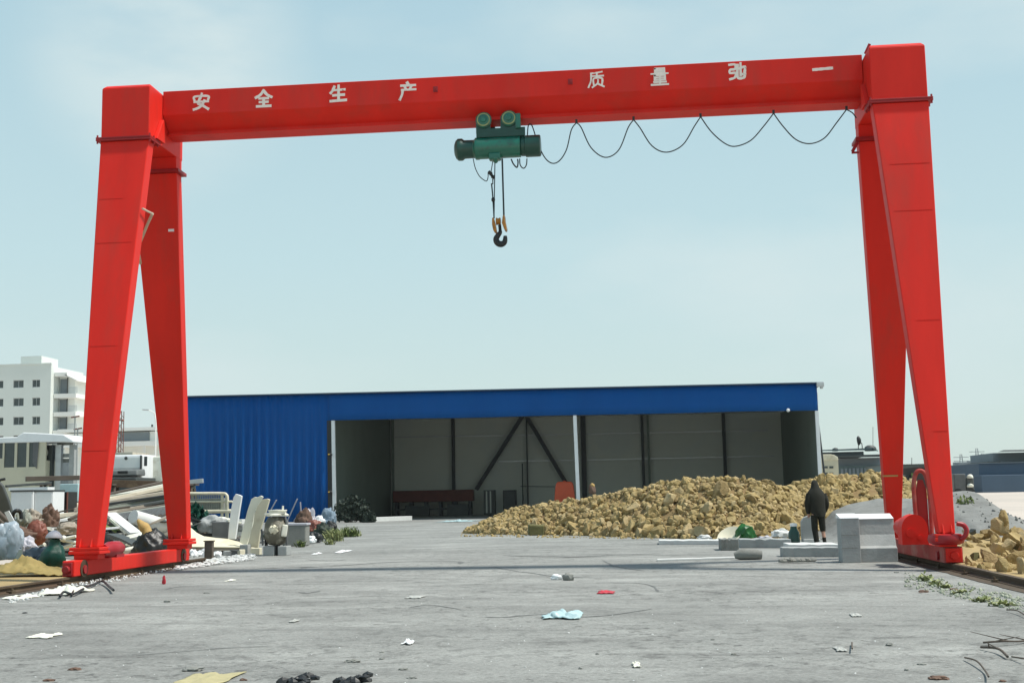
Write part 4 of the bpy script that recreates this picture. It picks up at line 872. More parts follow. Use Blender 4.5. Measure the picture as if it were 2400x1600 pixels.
# rubbish at the foot of the pile: basin, green bag, plastic
g = G(1722,1269); k = mpp(g)
mb = MB(); mb.lathe(g+Vector((-.12,0,.12)), Vector((-.35,-.55,.75)), [(0,.05),(.0,.15),(.10,.36),(.13,.40),(.12,.37),(.03,.14),(.03,.02)], 24); tag(mb.build('basin', 'cream', smooth=40), 'broken cream basin tipped over at the foot of the rubble', 'basin')
mb = MB(); mb.blob(G(1747,1269)+Vector((0,0,.24)), (.62,.45,.55), 7, .4, 2.); tag(mb.build('plastic_bag', 'leafgreen', smooth=40), 'bright dark green plastic bag at the foot of the rubble', 'bag')
for i,(px,py,w,m,lab) in enumerate([(1795,1273,34,'lavender','pale crumpled bag right of the green bag at the rubble'),(1778,1272,20,'black','black scrap under the pale crumpled bag'),(1830,1262,44,'conc_pale','wide white plaster lump left of the green bottle'),(1652,1268,30,'conc_pale','white plaster lump at the foot of the rubble left of the basin'),(1690,1271,22,'white_dirty','small white lump left of the cream basin'),(1812,1272,16,'white','small white plastic scrap beside the plaster lump')]):
    g = G(px,py); z = w*mpp(g); mb = MB(); mb.blob(g+Vector((0,0,z*.22)), (z,z*.7,z*.6), 30+i, .4, 2.); tag(mb.build('rubbish_lump', m, smooth=35), lab, 'rubbish')
mb = MB(); g = G(1257,1254); mb.box(g+Vector((0,-.1,.22)), (.62,.4,.42), (4,3,12)); tag(mb.build('stone_block', 'rock_olive', bevel=.05), 'olive squared block at the foot of the rubble pile', 'block')
# ------------------------------------------------------------------ junk on the left
def colsA(cols): return cols
mb, PH = hm2([(-160,1225,46),(-60,1222,46),(40,1215,46),(130,1214,45),(220,1206,45),(300,1203,45),(390,1204,46),(450,1216,47),(520,1226,48),(600,1240,49),(660,1250,51),(720,1258,52)], 9, 8, 1.4, .16, nx=90, nv=26, prof=lambda v: v**.9)
K['scrap'] = mat('scrap_earth_gap_shade', (.030,.027,.022), .95, var=.45, scale=2.5, col2=(.17,.16,.14), mix=.7, mscale=2.2, bump=.9, bscale=7)  # near-black base paints the shaded gaps between the scraps
tag(mb.build('scrap_heap', 'scrap', smooth=70, norm=False), 'heap of earth and mixed scrap behind the left crane legs', 'scrap heap', kind='stuff')
def bits(P, n, seed, mats, label, smin=.12, smax=.7, v0=.0, v1=1.05, u0=.02, u1=.97):
    rnd = random.Random(seed)
    for k,m in enumerate(mats):
        mb = MB()
        for i in range(n):
            p = P(u0+(u1-u0)*rnd.random(), v0+(v1-v0)*rnd.random()); a = smin+(smax-smin)*rnd.random()**2
            if rnd.random() < .6: mb.box(p+Vector((0,0,a*.12)), (a, a*(.2+.5*rnd.random()), a*(.06+.3*rnd.random())), (rnd.gauss(0,14), rnd.gauss(0,14), rnd.random()*180))
            else: mb.blob(p+Vector((0,0,a*.1)), (a*.6,a*.5,a*.4), rnd.random()*50, .4, 2, sub=1)
        tag(mb.build('scrap_bits', m), label % m.replace('_',' '), 'scrap', kind='stuff')
MN = {'white_dirty':'off white','charcoal':'charcoal','wood_gn':'grey green','conc_dk':'dark grey','foliage_dk':'dark green','cream':'cream'}
for j,(m,nm_) in enumerate(MN.items()): bits(PH, 62, 40+j, [m], nm_+' scraps littering the junk heap on the left%.0s')
def obj(mb, name, m, label, cat, group=None, **k): return tag(mb.build(name, m, **k), label, cat, group)
def PL(x0,y0,D0,x1,y1,D1,w,t,m,label,name='plank',cat='plank',group=None,bend=0,bevel=.006):
    return obj(MB().bar(A(x0,y0,D0), A(x1,y1,D1), w, t, bend=bend, seg=6), name, m, label, cat, group, bevel=bevel)
# stack of long boards sloping up to the right
PL(72,1204,41,392,1141,45,.50,.10,'wood_lt','topmost pale board of the sloping timber stack','plank')
PL(85,1212,40.6,392,1154,44.6,.45,.12,'wood','second board of the sloping timber stack, grey with a dark edge',bend=.05)
PL(110,1218,40.2,395,1163,44.2,.40,.10,'wood_gn','greenish board in the middle of the sloping timber stack')
PL(150,1222,39.8,398,1172,43.8,.40,.10,'wood','grey board below the greenish one in the timber stack')
PL(128,1232,39.2,395,1182,43.2,.32,.09,'wood_dk','dark board near the bottom of the sloping timber stack')
PL(120,1224,38.6,200,1206,39.4,.30,.06,'white_dirty','short white strip lying on the left end of the timber stack')
PL(80,1231,38.9,196,1204,40.0,.25,.12,'wood_lt','pale narrow board left of the front crane leg',bend=.12)
PL(215,1215,40.5,400,1186,42.5,.34,.10,'wood_gn','lowest greenish board between the crane legs')
PL(235,1200,41.4,395,1172,43.4,.3,.08,'charcoal','black board slotted between the grey boards')
PL(130,1240,38.2,196,1231,38.8,.22,.07,'wood','short grey board under the timber stack left of the front leg')
PL(140,1250,37.6,200,1243,38.0,.22,.07,'wood_dk','short dark board under the timber stack left of the front leg')
for i,(x0,y0,D0,x1,y1,D1,wd,m,lab) in enumerate([(60,1196,42.5,395,1126,46.5,.30,'wood_dk','dark brown board behind the topmost pale board of the stack'),(90,1199,42.2,400,1133,46.2,.16,'white_dirty','narrow white strip behind the topmost pale board of the stack'),(215,1168,43.0,402,1150,45.0,.35,'wood_gn','wide grey green sheet edge above the timber stack'),(70,1222,38.2,190,1212,39.0,.10,'white','thin white strip crossing the left end of the timber stack'),(225,1185,41.8,398,1160,43.8,.22,'black','black strip painted for the dark gap in the middle of the timber stack'),(215,1228,38.6,330,1212,39.6,.35,'black','black strip painted for the dark gap behind the scuffed grey white plank'),(330,1222,36.8,402,1210,37.6,.5,'black','black strip painted for the shade behind the black sack')]):  # black pieces paint the dark gaps between and behind the boards
    PL(x0,y0,D0,x1,y1,D1,wd,.08,m,lab,bend=.04*((i%3)-1))
rb_ = random.Random(77)
for i in range(34):
    x = 70+330*rb_.random(); y = 1205+70*rb_.random(); D = 36.5+5.5*rb_.random()-(y-1205)*.05; ln = 30+95*rb_.random(); sl = -.18+rb_.gauss(0,.16)
    o = MB().bar(A(x,y,D), A(x+ln,y+ln*sl,D+.8*rb_.random()), .10+.22*rb_.random(), .03+.05*rb_.random(), bend=rb_.gauss(0,.05), seg=5).build('plank', rb_.choice(['wood_dk','wood_dk','wood','wood_gn','charcoal','white_dirty','wood_lt','black']), bevel=.004)
    tag(o, 'loose weathered board lying criss cross in the scrap heap by the left crane legs', 'plank', 'loose boards in the scrap heap')
for i in range(16):
    x = 425+110*rb_.random(); y = 1212+42*rb_.random(); D = 38+3*rb_.random(); ln = 20+50*rb_.random(); sl = rb_.gauss(0,.3)
    o = MB().bar(A(x,y,D), A(x+ln,y+ln*sl,D+.5*rb_.random()), .08+.16*rb_.random(), .03+.04*rb_.random()).build('plank', rb_.choice(['wood_dk','charcoal','white_dirty','conc','black']), bevel=.004)
    tag(o, 'short scrap strip lying among the metal parts under the white rack', 'plank', 'scrap strips under the white rack')
# dark corrugated sheets
mb = MB(); a = A(272,1206,38.6); b = A(400,1188,40.8); n = 30; rg = []
for i in range(n+1):
    p = a.lerp(b,i/n); z = .035*math.sin(i*2.1); rg.append([p+Vector((0,-.55,z-.22)), p+Vector((0,0,z)), p+Vector((0,.5,z+.02))])
obj(mb.loft(rg, closed=False), 'corrugated_sheet', 'slate', 'dark corrugated sheet lying behind the white pipe', 'metal sheet', solid=.015, norm=False)
# white pieces between the legs
PL(258,1203,36.0,318,1250,34.8,.36,.08,'conc_pale','grey white plank with scuffs leaning down to the right between the legs')
PL(262,1216,35.6,300,1248,34.9,.16,.08,'white_dirty','narrow white batten alongside the scuffed grey white plank')
PL(243,1239,35.0,288,1235,35.2,.16,.06,'white','thin white plank lying flat between the crane legs')
obj(MB().cyl(A(312,1210,36.2), A(405,1240,37.4), .20, .24, 24), 'plastic_pipe', 'conc_pale', 'thick pale plastic pipe lying behind the black sack', 'pipe', smooth=40)
mb = MB(); mb.bar(A(262,1252,34.4), A(332,1283,33.4), .34, .06, bend=.04, seg=6); obj(mb, 'board', 'charcoal', 'black board lying left of the black sack', 'board')
mb = MB(); mb.box(A(300,1262,34.2), (.75,.5,.10), (10,-12,20)); obj(mb, 'foam_board', 'white_dirty', 'white foam board under the black board', 'board')
mb = MB(); mb.tube(spline([A(264,1288,33),A(274,1278,33.1),A(290,1290,33),A(312,1284,33.1),A(322,1277,33.2)],5), [.05,.06,.07,.08,.08,.07,.06,.07,.08,.07,.06,.07,.08,.07,.06,.05,.05,.05,.05,.05,.04], 8); obj(mb, 'scrap_tube', 'white_dirty', 'bent off white tube lying just behind the red end beam', 'tube', smooth=60)
mb = MB(); mb.lathe(A(246,1262,34.6), (0,-1,.4), [(0,.02),(0,.16),(.03,.17),(.06,.11),(.08,.02)], 20); obj(mb, 'wheel_hub', 'black', 'small black hub behind the front crane leg', 'hub', smooth=40)
mb = MB(); mb.sheet(A(244,1235,35.5), .9, .7, lambda a,b: .12*noise.noise(Vector((a*2,b*2,3)))-.1*a*a, seed=3); obj(mb, 'green_cloth', 'foliage', 'olive green cloth between the crane legs', 'cloth', solid=.01, norm=False)
# black sack with tan neck
g = A(352,1300,32.6); g.z = 0; k = mpp(g); t = thing('sack', 'full black sack with a tan tied neck behind the red end beam', 'sack', g); h = .90
mb = MB(); mb.blob(g+Vector((0,0,.34)), (.86,.72,1.0), 4, .22, 1.6, flat=-.72, sub=4, crump=.20); mb.build('bag', 'sacking', t, smooth=70)
mb = MB(); mb.tube(spline([g+Vector((-.05,0,.70)), g+Vector((-.13,0,.86)), g+Vector((-.24,0,.98)), g+Vector((-.36,0,1.12))],4), [.22,.17,.15,.13,.13,.14,.14,.13,.11,.09,.07,.05,.02], 12); mb.build('neck', 'tan', t, smooth=60)
# left group in front
def lump(px, py, wpx, hpx, m, label, cat, seed, name, D=None, amp=.28, depth=.8, flat=-.6, freq=1.6, par=None):
    b = G(px, py) if D is None else A(px, py, D); kk = mpp(b); w = wpx*kk; h = hpx*kk
    mb = MB(); mb.blob(b+Vector((0,0,h*.42)), (w*1.12, w*depth, h*1.25), seed, amp, freq, flat=flat, sub=4, crump=.17)
    if par: return mb.build(name, m, par, smooth=60)
    return obj(mb, name, m, label, cat, smooth=60)
g = G(72,1352)
mb = MB(); mb.sheet(g+Vector((0,.35,.02)), 1.75, .95, lambda a,b: max(.0,.34*(1-abs(a+.35)**1.3))*max(0,1-b*b*.8)*(1+.7*noise.noise(Vector((a*2.4,b*2.4,1)))-.5*abs(noise.noise(Vector((a*5,b*4,4)))))+.06*noise.noise(Vector((a*7,b*7,2)))+.02, nx=40, ny=24, seed=2)
obj(mb, 'tarpaulin', 'olive', 'crumpled olive tarpaulin lying on the sand left of the red end beam', 'tarpaulin', smooth=70, solid=.012, norm=False)
lump(15,1312,62,84,'lightblue','pale blue plastic sack at the left edge of the photo','sack',3,'sack',D=29.5,amp=.34)
mb = MB(); mb.hexa([A(x,y,D) for x,y,D in ((26,1335,29),(56,1344,29),(56,1344,29.3),(26,1335,29.3),(44,1288,29.2),(52,1286,29.2),(52,1286,29.4),(44,1288,29.4))]); obj(mb, 'board', 'sage', 'pale sage green board wedged beside the pale blue sack', 'board')
lump(92,1346,100,56,'navy','dark navy tarpaulin bundle below the green plastic jar','bundle',6,'bundle',D=29.8,amp=.35)
lump(118,1346,90,28,'slate','slate grey tarpaulin roll in front of the navy bundle','tarpaulin',9,'tarpaulin',D=29.4,amp=.25)
lump(62,1300,42,40,'lavender','pale grey crumpled bag above the navy bundle','bag',12,'bag',D=30.6,amp=.4)
lump(85,1268,46,46,'russet','russet brown round plastic drum behind the green jar','drum',14,'drum',D=32,amp=.08,flat=None)
lump(72,1232,48,36,'wood','brown grey bundle of cloth on top of the russet drum','bundle',16,'bundle',D=32.3,amp=.5)
lump(64,1222,40,26,'white_dirty','off white bag lying over the tan bundle','bag',17,'bag',D=32.6,amp=.5)
lump(52,1240,30,40,'wood_gn','mottled grey green rag left of the russet drum','rag',18,'rag',D=32,amp=.6)
lump(40,1275,70,36,'brown','dark brown heap of rags under the dark poles','rags',19,'rags',D=31,amp=.5)
lump(160,1252,44,28,'wood','coarse brown sack behind the green jar lid','sack',20,'sack',D=33.4,amp=.2)
lump(115,1235,36,46,'brown','brown cloth heap behind the grey jar lid','cloth',22,'cloth',D=34,amp=.5)
# jar with grey lid
b = A(122,1326,28.9); kk = mpp(b); t = thing('jar', 'dark green plastic jar with a grey dome lid beside the left end beam', 'jar', b)
mb = MB().lathe(b, (.05,.1,1), [(0,.05),(0,.24),(.05,.30),(.16,.31),(.28,.29),(.38,.235),(.46,.175),(.52,.135),(.58,.125),(.62,.13),(.63,.03)], 36)
for v_ in mb.v: v_ += (v_-b).normalized()*.09*noise.noise(v_*4.2)-Vector((.10,0,0))*max(0,.3-(v_.z-b.z))
mb.build('body', 'jar', t, smooth=50)
MB().lathe(b+Vector((0,.06,.632)), (0,.1,1), [(0,.02),(0,.19),(.02,.195),(.08,.17),(.15,.11),(.19,.03)], 24).build('lid', 'lavender', t, smooth=50)
# poles, sheets
for i,(x0,y0,x1,y1,r) in enumerate([(-12,1192,70,1270,.055),(-14,1208,62,1276,.05),(-12,1226,56,1280,.06),(-10,1240,46,1284,.045)]):
    obj(MB().cyl(A(x0,y0,31.4+.1*i), A(x1,y1,30.9+.1*i), r, r*.9, 10), 'pole', 'wood_dk', ('topmost','second','third','lowest')[i]+' of four dark poles slanting down behind the pale blue sack', 'pole', 'dark poles in the left junk', smooth=40)
mb = MB(); mb.prism([A(x,y,31.0) for x,y in ((10,1200),(20,1196),(32,1218),(48,1246),(42,1250),(28,1236))], (0,.03,0)); obj(mb, 'board', 'white', 'pointed white board leaning over the dark poles', 'board')
mb = MB(); pts = [A(x,y,33.5) for x,y in ((-14,1250),(-14,1130),(-4,1126),(6,1138),(18,1168),(28,1200),(34,1235),(34,1262))]
obj(mb.prism(pts, (0,.12,0)), 'bin_panel', 'charcoal', 'tall curved dark grey panel at the left edge', 'panel', bevel=.03)
mb = MB(); mb.tube(spline([A(-6,1128,33.2),A(2,1124,33.2),A(12,1122,33.2)],4), .035, 8); obj(mb, 'handle_bar', 'black', 'short black bar on top of the curved dark panel', 'bar')
mb = MB(); mb.tube(spline([A(30,1225,31.6),A(30,1206,31.6),A(38,1196,31.6),A(48,1200,31.7),A(50,1216,31.7)],6), .05, 8); obj(mb, 'hose', 'black', 'arched black hose behind the tan bundle', 'hose', smooth=60)
for i,(x0,y0,x1,y1) in enumerate([(134,1262,182,1272),(142,1284,170,1276),(150,1262,178,1256)]):
    a = A(x0,y0,31.6); c = A(x1,y1,31.6); mb = MB(); mb.cyl(a,c,.045,.04,10); mb.blob(a,(.16,.14,.17),i,.2,flat=None,sub=2)
    obj(mb, 'pipe_joint', 'white_dirty', ('long pale pipe joint touching the front crane leg','short pale pipe joint below the long one by the front leg','upper pale pipe joint beside the front crane leg')[i], 'pipe joint', smooth=50)
# white cabinets
for i,(x0,x1) in enumerate(((24,78),(79,124))):
    p = A(x0,1204,40); q = A(x1,1151,40); t = thing('white_cabinet', 'left one of two white cabinets behind the junk' if i == 0 else 'right one of two white cabinets behind the junk, beside the black crate', 'cabinet', ((p.x+q.x)/2,p.y,0))
    MB().bx((p.x,p.y,.02),(q.x,p.y+.8,q.z)).build('body','white',t,bevel=.02); MB().bx((p.x+.03,p.y-.02,.15),(q.x-.03,p.y-.002,q.z-.04)).build('door','white',t,bevel=.01)
    MB().bx((p.x-.01,p.y-.03,q.z+.002),(q.x+.01,p.y+.82,q.z+.05)).build('top','charcoal',t)
p = A(126,1196,41); q = A(158,1152,41); t = thing('crate', 'open black crate between the white cabinet and the front leg', 'crate', ((p.x+q.x)/2,p.y,0))
MB().bx((p.x,p.y,.02),(q.x,p.y+.7,q.z)).build('body','black',t); mb = MB(); 
for k in range(4): mb.bx((p.x+.02+k*(q.x-p.x)/3.3,p.y-.05,q.z*.5),(p.x+.06+k*(q.x-p.x)/3.3,p.y-.003,q.z))
mb.build('slat','russet',t)
mb = MB(); a = A(20,1141,41.5); c = A(116,1136,41.5); mb.bx((a.x,a.y,a.z-.12),(c.x,a.y+.5,a.z-.02)); mb.bx((a.x+.4,a.y+.1,0),(a.x+.5,a.y+.2,a.z-.122)); mb.bx((c.x-.5,a.y+.1,0),(c.x-.4,a.y+.2,a.z-.122)); obj(mb, 'work_table', 'white', 'white work table standing behind the white cabinets', 'table')
p = A(160,1134,43); mb = MB(); mb.box(p+Vector((0,.3,-.3)), (.66,.5,.62)); t = obj(mb, 'glass_crate', 'aqua', 'pale turquoise crate beside the front crane leg', 'crate', bevel=.02)
# long steel sections
for i,(x0,y0,D0,x1,y1,D1,w,m,lab) in enumerate([(60,1122,52,186,1119,53,.22,'wood_dk','dark brown steel section left of the front crane leg'),(14,1139,46,120,1131,48,.10,'charcoal','thin black bar above the white cabinets'),(236,1132,52,388,1136,53,.34,'steel','thick brown steel section between the crane legs'),(432,1131,52,476,1126,52,.20,'galv','short grey steel section right of the rear crane leg'),(428,1145,52,458,1141,52,.12,'wood_gn','thin short bar right of the rear crane leg')]):
    obj(MB().bar(A(x0,y0,D0), A(x1,y1,D1), w, w*.9), 'steel_section', m, lab, 'steel section', bevel=.01)
# trestles that carry the sections
for px, D in ((100,52.4),(170,52.8),(270,52.2),(370,52.8),(450,52)):
    p = A(px,1126,D); mb = MB(); x, y, z = p.x, p.y, p.z-.20
    mb.bar((x-.35,y-.5,0),(x,y-.1,z),.09,.09); mb.bar((x+.35,y-.5,0),(x,y-.1,z),.09,.09); mb.bar((x-.35,y+.6,0),(x,y+.2,z),.09,.09); mb.bar((x+.35,y+.6,0),(x,y+.2,z),.09,.09); mb.bx((x-.1,y-.5,z),(x+.1,y+.6,z+.07))
    obj(mb, 'trestle', 'wood_dk', 'dark trestle under the long steel sections behind the junk', 'trestle', 'trestles behind the junk')
# rack right of the rear leg
Yr = A(480,1200,43).y; t = thing('wire_rack', 'white tubular rack with mesh panels right of the rear crane leg', 'rack', (V(480,1200,Yr).x,Yr,0))
def vr(px,py,dy=0): return V(px,py,Yr+dy)
mb = MB(); mb.tube(spline([vr(425,1156),vr(470,1156),vr(520,1156),vr(530,1159),vr(533,1170),vr(533,1225)],5), .055, 8); b = mb.build('top_tube', 'cream', t, smooth=60)
mb = MB(); mb.tube([vr(425,1175),vr(545,1175)], .04, 8); mb.tube([vr(425,1199),vr(545,1197)], .07, 8); mb.build('cross_tube', 'cream', t, smooth=60)
for px in (440,521,531): 
    mb = MB(); p = vr(px,1158,.02); mb.tube([p, Vector((p.x,p.y,0))], .05, 8); mb.build('post', 'cream', t, smooth=60)
mb = MB()
for k in range(22): p = vr(428+k*4.2,1160,.06); q = vr(428+k*4.2,1196,.06); mb.bar(p,q,.022,.022)
for k in range(6): p = vr(428,1163+k*6,.06); q = vr(518,1163+k*6,.06); mb.bar(p,q,.02,.02)
mb.build('mesh_panel', 'wood_gn', t)
p = vr(425,1200,.35); q = vr(520,1160,.35); MB().bx((p.x,p.y,p.z),(q.x,p.y+.5,q.z-.1)).build('load','conc_dk',t,bevel=.03)
# green bits and grey parts under it
mb = leafball([(A(455,1218,40),.42),(A(468,1238,39.6),.35),(A(446,1212,40),.3)], 260, .34, 21); obj(mb, 'green_netting', 'jar', 'torn green netting hanging below the white rack', 'netting', norm=False)
lump(498,1250,56,40,'conc','grey cast metal part lying below the white rack','metal part',31,'metal_part',D=38.6,amp=.3)
lump(512,1226,60,14,'white_dirty','flat white lid lying under the rack','lid',32,'lid',D=39.4,amp=.15)
lump(498,1240,50,14,'conc_pale','flat pale grey lid below the white one','lid',33,'lid',D=39.2,amp=.15)
mb = MB(); c = A(519,1245,38.2); mb.box(c+Vector((0,0,.05)), (.5,.4,.5), (0,0,8)); obj(mb, 'metal_box', 'slate', 'slate grey metal box left of the tall white plank', 'box', bevel=.02)
mb = MB(); c = A(488,1262,39.5); mb.box(c, (1.6,.8,.5)); obj(mb, 'dark_box', 'black', 'low black box filling the space under the white rack', 'box')  # plain black box fills the space under the rack
for i,y in enumerate((1222,1236,1249)):
    c = A(563,y,38.6); obj(MB().box(c, (.26,.3,.15), (2*i,0,8*i-8)), 'brick', 'conc_pale' if i != 1 else 'conc', ('topmost','middle','lowest')[i]+' grey brick stacked between the two tall white planks', 'brick', bevel=.01)
# cream boat-like board
Yb_ = G(520,1300).y
t = thing('cream_cover', 'long low cream fibre cover lying beside the rear crane leg', 'cover', (V(520,1290,Yb_).x,Yb_,0))
tp = [(432,1224),(445,1234),(462,1248),(478,1256),(505,1259),(535,1262),(560,1269),(585,1277),(605,1281)]
rg = []
for x,y in tp:
    a = V(x,y,Yb_+.8); fz = V(x,1282+(x-520)*.012,Yb_).z; rg.append([Vector((a.x,Yb_,max(.12,fz-.03))), Vector((a.x,Yb_-.06,max(.17,fz+.02))), Vector((a.x,Yb_+.5,max(.2,a.z-.06))), Vector((a.x,Yb_+.8,max(.21,a.z))), Vector((a.x,Yb_+1.0,.12))])
MB().loft(rg, True, True).build('shell', 'cream', t, smooth=30)
p = rg[0][0]; q = rg[-1][0]; MB().bar(p+Vector((.1,-.07,-.035)), q+Vector((-.1,-.07,-.035)), .05, .045).build('rim', 'wood', t)
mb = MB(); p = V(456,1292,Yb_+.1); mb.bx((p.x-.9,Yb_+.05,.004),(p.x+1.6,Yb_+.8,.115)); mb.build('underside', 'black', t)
g = G(490,1309); t = thing('post', 'short dark brown post standing in front of the cream cover', 'post', g); h = 40*mpp(g)
MB().bx((g.x-.11,g.y-.08,0),(g.x+.11,g.y+.08,h)).build('shaft','wood_dk',t,bevel=.01); MB().bx((g.x-.13,g.y-.1,h+.001),(g.x+.13,g.y+.1,h+.03)).build('cap','steel',t)
for i,(px,py,w,h) in enumerate(((553,1302,30,14),(573,1300,20,24),(598,1300,22,16),(533,1303,22,12))):
    g = G(px,py); kk = mpp(g); obj(MB().box(g+Vector((0,.1,h*kk/2+.002)), (w*kk,.3,h*kk), (0,0,i*7-10)), 'block', 'conc' if i%2 else 'cream', ('wide low cream block under the end of the cream cover','tall narrow grey block under the end of the cream cover','cream block left of the rusty tank feet','small grey block right of the dark brown post')[i], 'block', bevel=.015)
mb = MB(); g = G(552,1303); mb.lathe(g+Vector((0,-.1,.002)), (0,0,1), [(0,.20),(.03,.20),(.05,.09),(.14,.08),(.16,.14),(.19,.14)], 16); obj(mb, 'iron_stand', 'slate', 'small dark iron stand before the cream cover', 'stand', smooth=40)
# tall white planks
def tallplank(pix, D, th, m, label):
    mb = MB(); poly = [A(x,y,D) for x,y in pix]
    for q in poly: q.z = max(q.z,.0)
    return obj(mb.prism(poly, (0,th,0)), 'tall_plank', m, label, 'plank', bevel=.008)
tallplank([(534,1262),(551,1263),(555,1235),(560,1200),(566,1162),(560,1159),(552,1157),(547,1165),(541,1195),(537,1230)], 37.4, .12, 'white', 'leftmost upright white plank beside the white rack')
tallplank([(561,1270),(568,1274),(578,1276),(590,1240),(594,1215),(596,1198),(606,1180),(616,1164),(611,1161),(602,1165),(597,1164),(589,1169),(580,1195),(570,1235)], 36.8, .10, 'white_dirty', 'middle tall white plank with a split edge leaning right')
tallplank([(580,1279),(604,1284),(607,1262),(610,1240),(618,1215),(624,1195),(631,1170),(626,1168),(614,1170),(603,1186),(596,1205),(594,1225),(588,1245)], 36.4, .12, 'cream', 'right hand tall cream plank in front of the rusty tank')
# rusty tank
g = G(640,1302); kk = mpp(g); t = thing('rusty_tank', 'squat weathered metal tank with a flanged lid right of the tall planks', 'tank', g)
K['tankm'] = mat('weathered_tank', (.13,.12,.09), .6, metal=.35, var=.35, scale=4, col2=(.42,.40,.33), mix=.7, mscale=3, bump=.2)
zc = (1302-1240)*kk
MB().lathe(g+Vector((.02,.25,.28)), (0,0,1), [(0,.08),(.02,.18),(.08,.28),(.22,.33),(.42,.345),(.62,.33),(.74,.27),(.80,.24),(.82,.05)], 28).build('vessel', 'tankm', t, smooth=50)
MB().lathe(g+Vector((.05,.25,1.105)), (0,0,1), [(0,.05),(0,.31),(.04,.32),(.06,.30),(.08,.25),(.14,.24),(.15,.27),(.18,.27),(.19,.05)], 26).build('lid', 'white_dirty', t, smooth=40)
mb = MB(); mb.tube([g+Vector((.20,.25,1.26)), g+Vector((.21,.25,1.40))], .03, 8); mb.bar(g+Vector((-.25,.0,1.18)), g+Vector((.34,.05,1.20)), .08,.06); mb.build('handle', 'white_dirty', t)
mb = MB(); mb.blob(g+Vector((.03,-.08,.74)), (.26,.14,.24), 5, .45, 2.4, flat=None); mb.build('patch_plate', 'cream', t, smooth=40)
MB().box(g+Vector((.31,.05,.70)), (.16,.14,.34), (0,8,20)).build('side_box', 'white_dirty', t, bevel=.03)
mb = MB(); mb.tube([g+Vector((.37,.1,.28)),g+Vector((.36,.1,.9)),g+Vector((.30,.15,1.08))], .035, 8); mb.tube([g+Vector((-.30,.0,.30)),g+Vector((-.36,.05,.75))], .03, 8); mb.build('pipework', 'slate', t, smooth=60)
for dx,w in ((-.13,.32),(.27,.26)): MB().bx((g.x+dx-w/2,g.y-.02,.002),(g.x+dx+w/2,g.y+.45,.27)).build('foot', 'conc', t, bevel=.02)
mb = MB(); mb.bx((g.x+.06,g.y+.1,.004),(g.x+.12,g.y+.3,.35)); mb.bx((g.x-.28,g.y+.1,.28),(g.x-.24,g.y+.3,.6)); mb.build('bracket', 'black', t)
# low concrete crate with grass and the rubbish heap
g = G(690,1280); kk = mpp(g); obj(MB().box(g+Vector((0,.3,.36)), (52*kk,.7,.70), (0,0,4)), 'broken_crate', 'conc_dk', 'weathered grey crate right of the rusty tank', 'crate', bevel=.04)
obj(MB().box(G(682,1279)+Vector((0,-.12,.30)), (.5,.14,.55), (4,0,-6)), 'slatted_panel', 'wood_gn', 'mottled slatted panel leaning on the weathered crate', 'panel', bevel=.01)
obj(MB().box(g+Vector((.02,.3,.745)), (54*kk,.72,.07), (0,0,4)), 'lid_board', 'lavender', 'pale grey board lying on the weathered crate', 'board', bevel=.01)
heap = [(712,1240,30,44,'brown','dark brown bag on the left of the rubbish heap'),(728,1236,24,40,'lavender','pale pink grey bag at the top of the rubbish heap'),(715,1213,16,18,'denim','small mottled blue bag at the top left of the rubbish heap'),(747,1235,26,24,'white','white bag in the middle of the rubbish heap'),(768,1232,32,40,'denim','round mottled blue and white bag beside the white shed post'),(740,1252,40,30,'russet','russet rag in the middle of the rubbish heap'),(757,1262,36,34,'foliage_dk','dark green bag low in the rubbish heap'),(735,1272,32,26,'black','black bag at the front of the rubbish heap'),(724,1274,30,18,'white','white plastic scrap at the front of the rubbish heap'),(775,1250,22,26,'black','black bag below the mottled round bag'),(765,1244,18,14,'white_dirty','off white scrap below the white bag'),(742,1258,16,16,'leaf_pale','pale green scrap in the rubbish heap')]
for i,(px,py,w,h,m,lab) in enumerate(heap): lump(px,py,w,h,m,lab,'bag',50+i,'rubbish_bag',D=54-.25*(py-1235) if py < 1270 else None,amp=.4)
for i,(x0,y0,x1,y1) in enumerate(((674,1219,697,1168),(636,1192,648,1171),(690,1218,702,1204),(706,1212,704,1176))):
    D = 56; obj(MB().tube([A(x0,y0+ (34 if i != 1 else 50),D), A(x0,y0,D), A(x1,y1,D)], .03, 6), 'stick', 'lavender', ('longest thin pale stick leaning against the blue curtain','short pale stick above the rusty tank','short pale stick left of the rubbish heap','upright thin stick left of the rubbish heap')[i], 'stick')
# weeds
def weed(px, py, hpx, n, wpx, m, label, seed):
    rnd = random.Random(seed); g = G(px,py); kk = mpp(g); h = hpx*kk; w = wpx*kk/2; mb = MB()
    for i in range(n):
        b = g+Vector((rnd.gauss(0,.45)*w, rnd.gauss(0,.4)*w*.7, 0)); d = Vector((rnd.gauss(0,.4),rnd.gauss(0,.4),1)).normalized(); L_ = h*(.4+.7*rnd.random()); bw = .012+.02*rnd.random()
        sd = d.cross(Vector((rnd.gauss(0,1),rnd.gauss(0,1),.1))).normalized()*bw; c = b+d*L_*.55; tip = b+d*L_+Vector((rnd.gauss(0,.2),rnd.gauss(0,.2),-.05))*L_
        mb.add([b-sd*.6,b+sd*.6,c+sd,c-sd,tip],[(0,1,2,3),(3,2,4)])
        if rnd.random() < .6:
            for q in range(2):
                e = b+d*L_*(.3+.6*rnd.random()); o = Vector((rnd.gauss(0,1),rnd.gauss(0,1),.4)).normalized()*.09; s2 = o.cross(Vector((0,0,1))).normalized()*.03
                mb.add([e,e+o*.5+s2,e+o,e+o*.5-s2],[(0,1,2,3)])
    t = thing('weed', label, 'weed', g); mb.build('blades', m, t, norm=False)
weed(782,1268,34,220,40,'leaf_pale','tall pale weed clump at the foot of the rubbish heap',1)
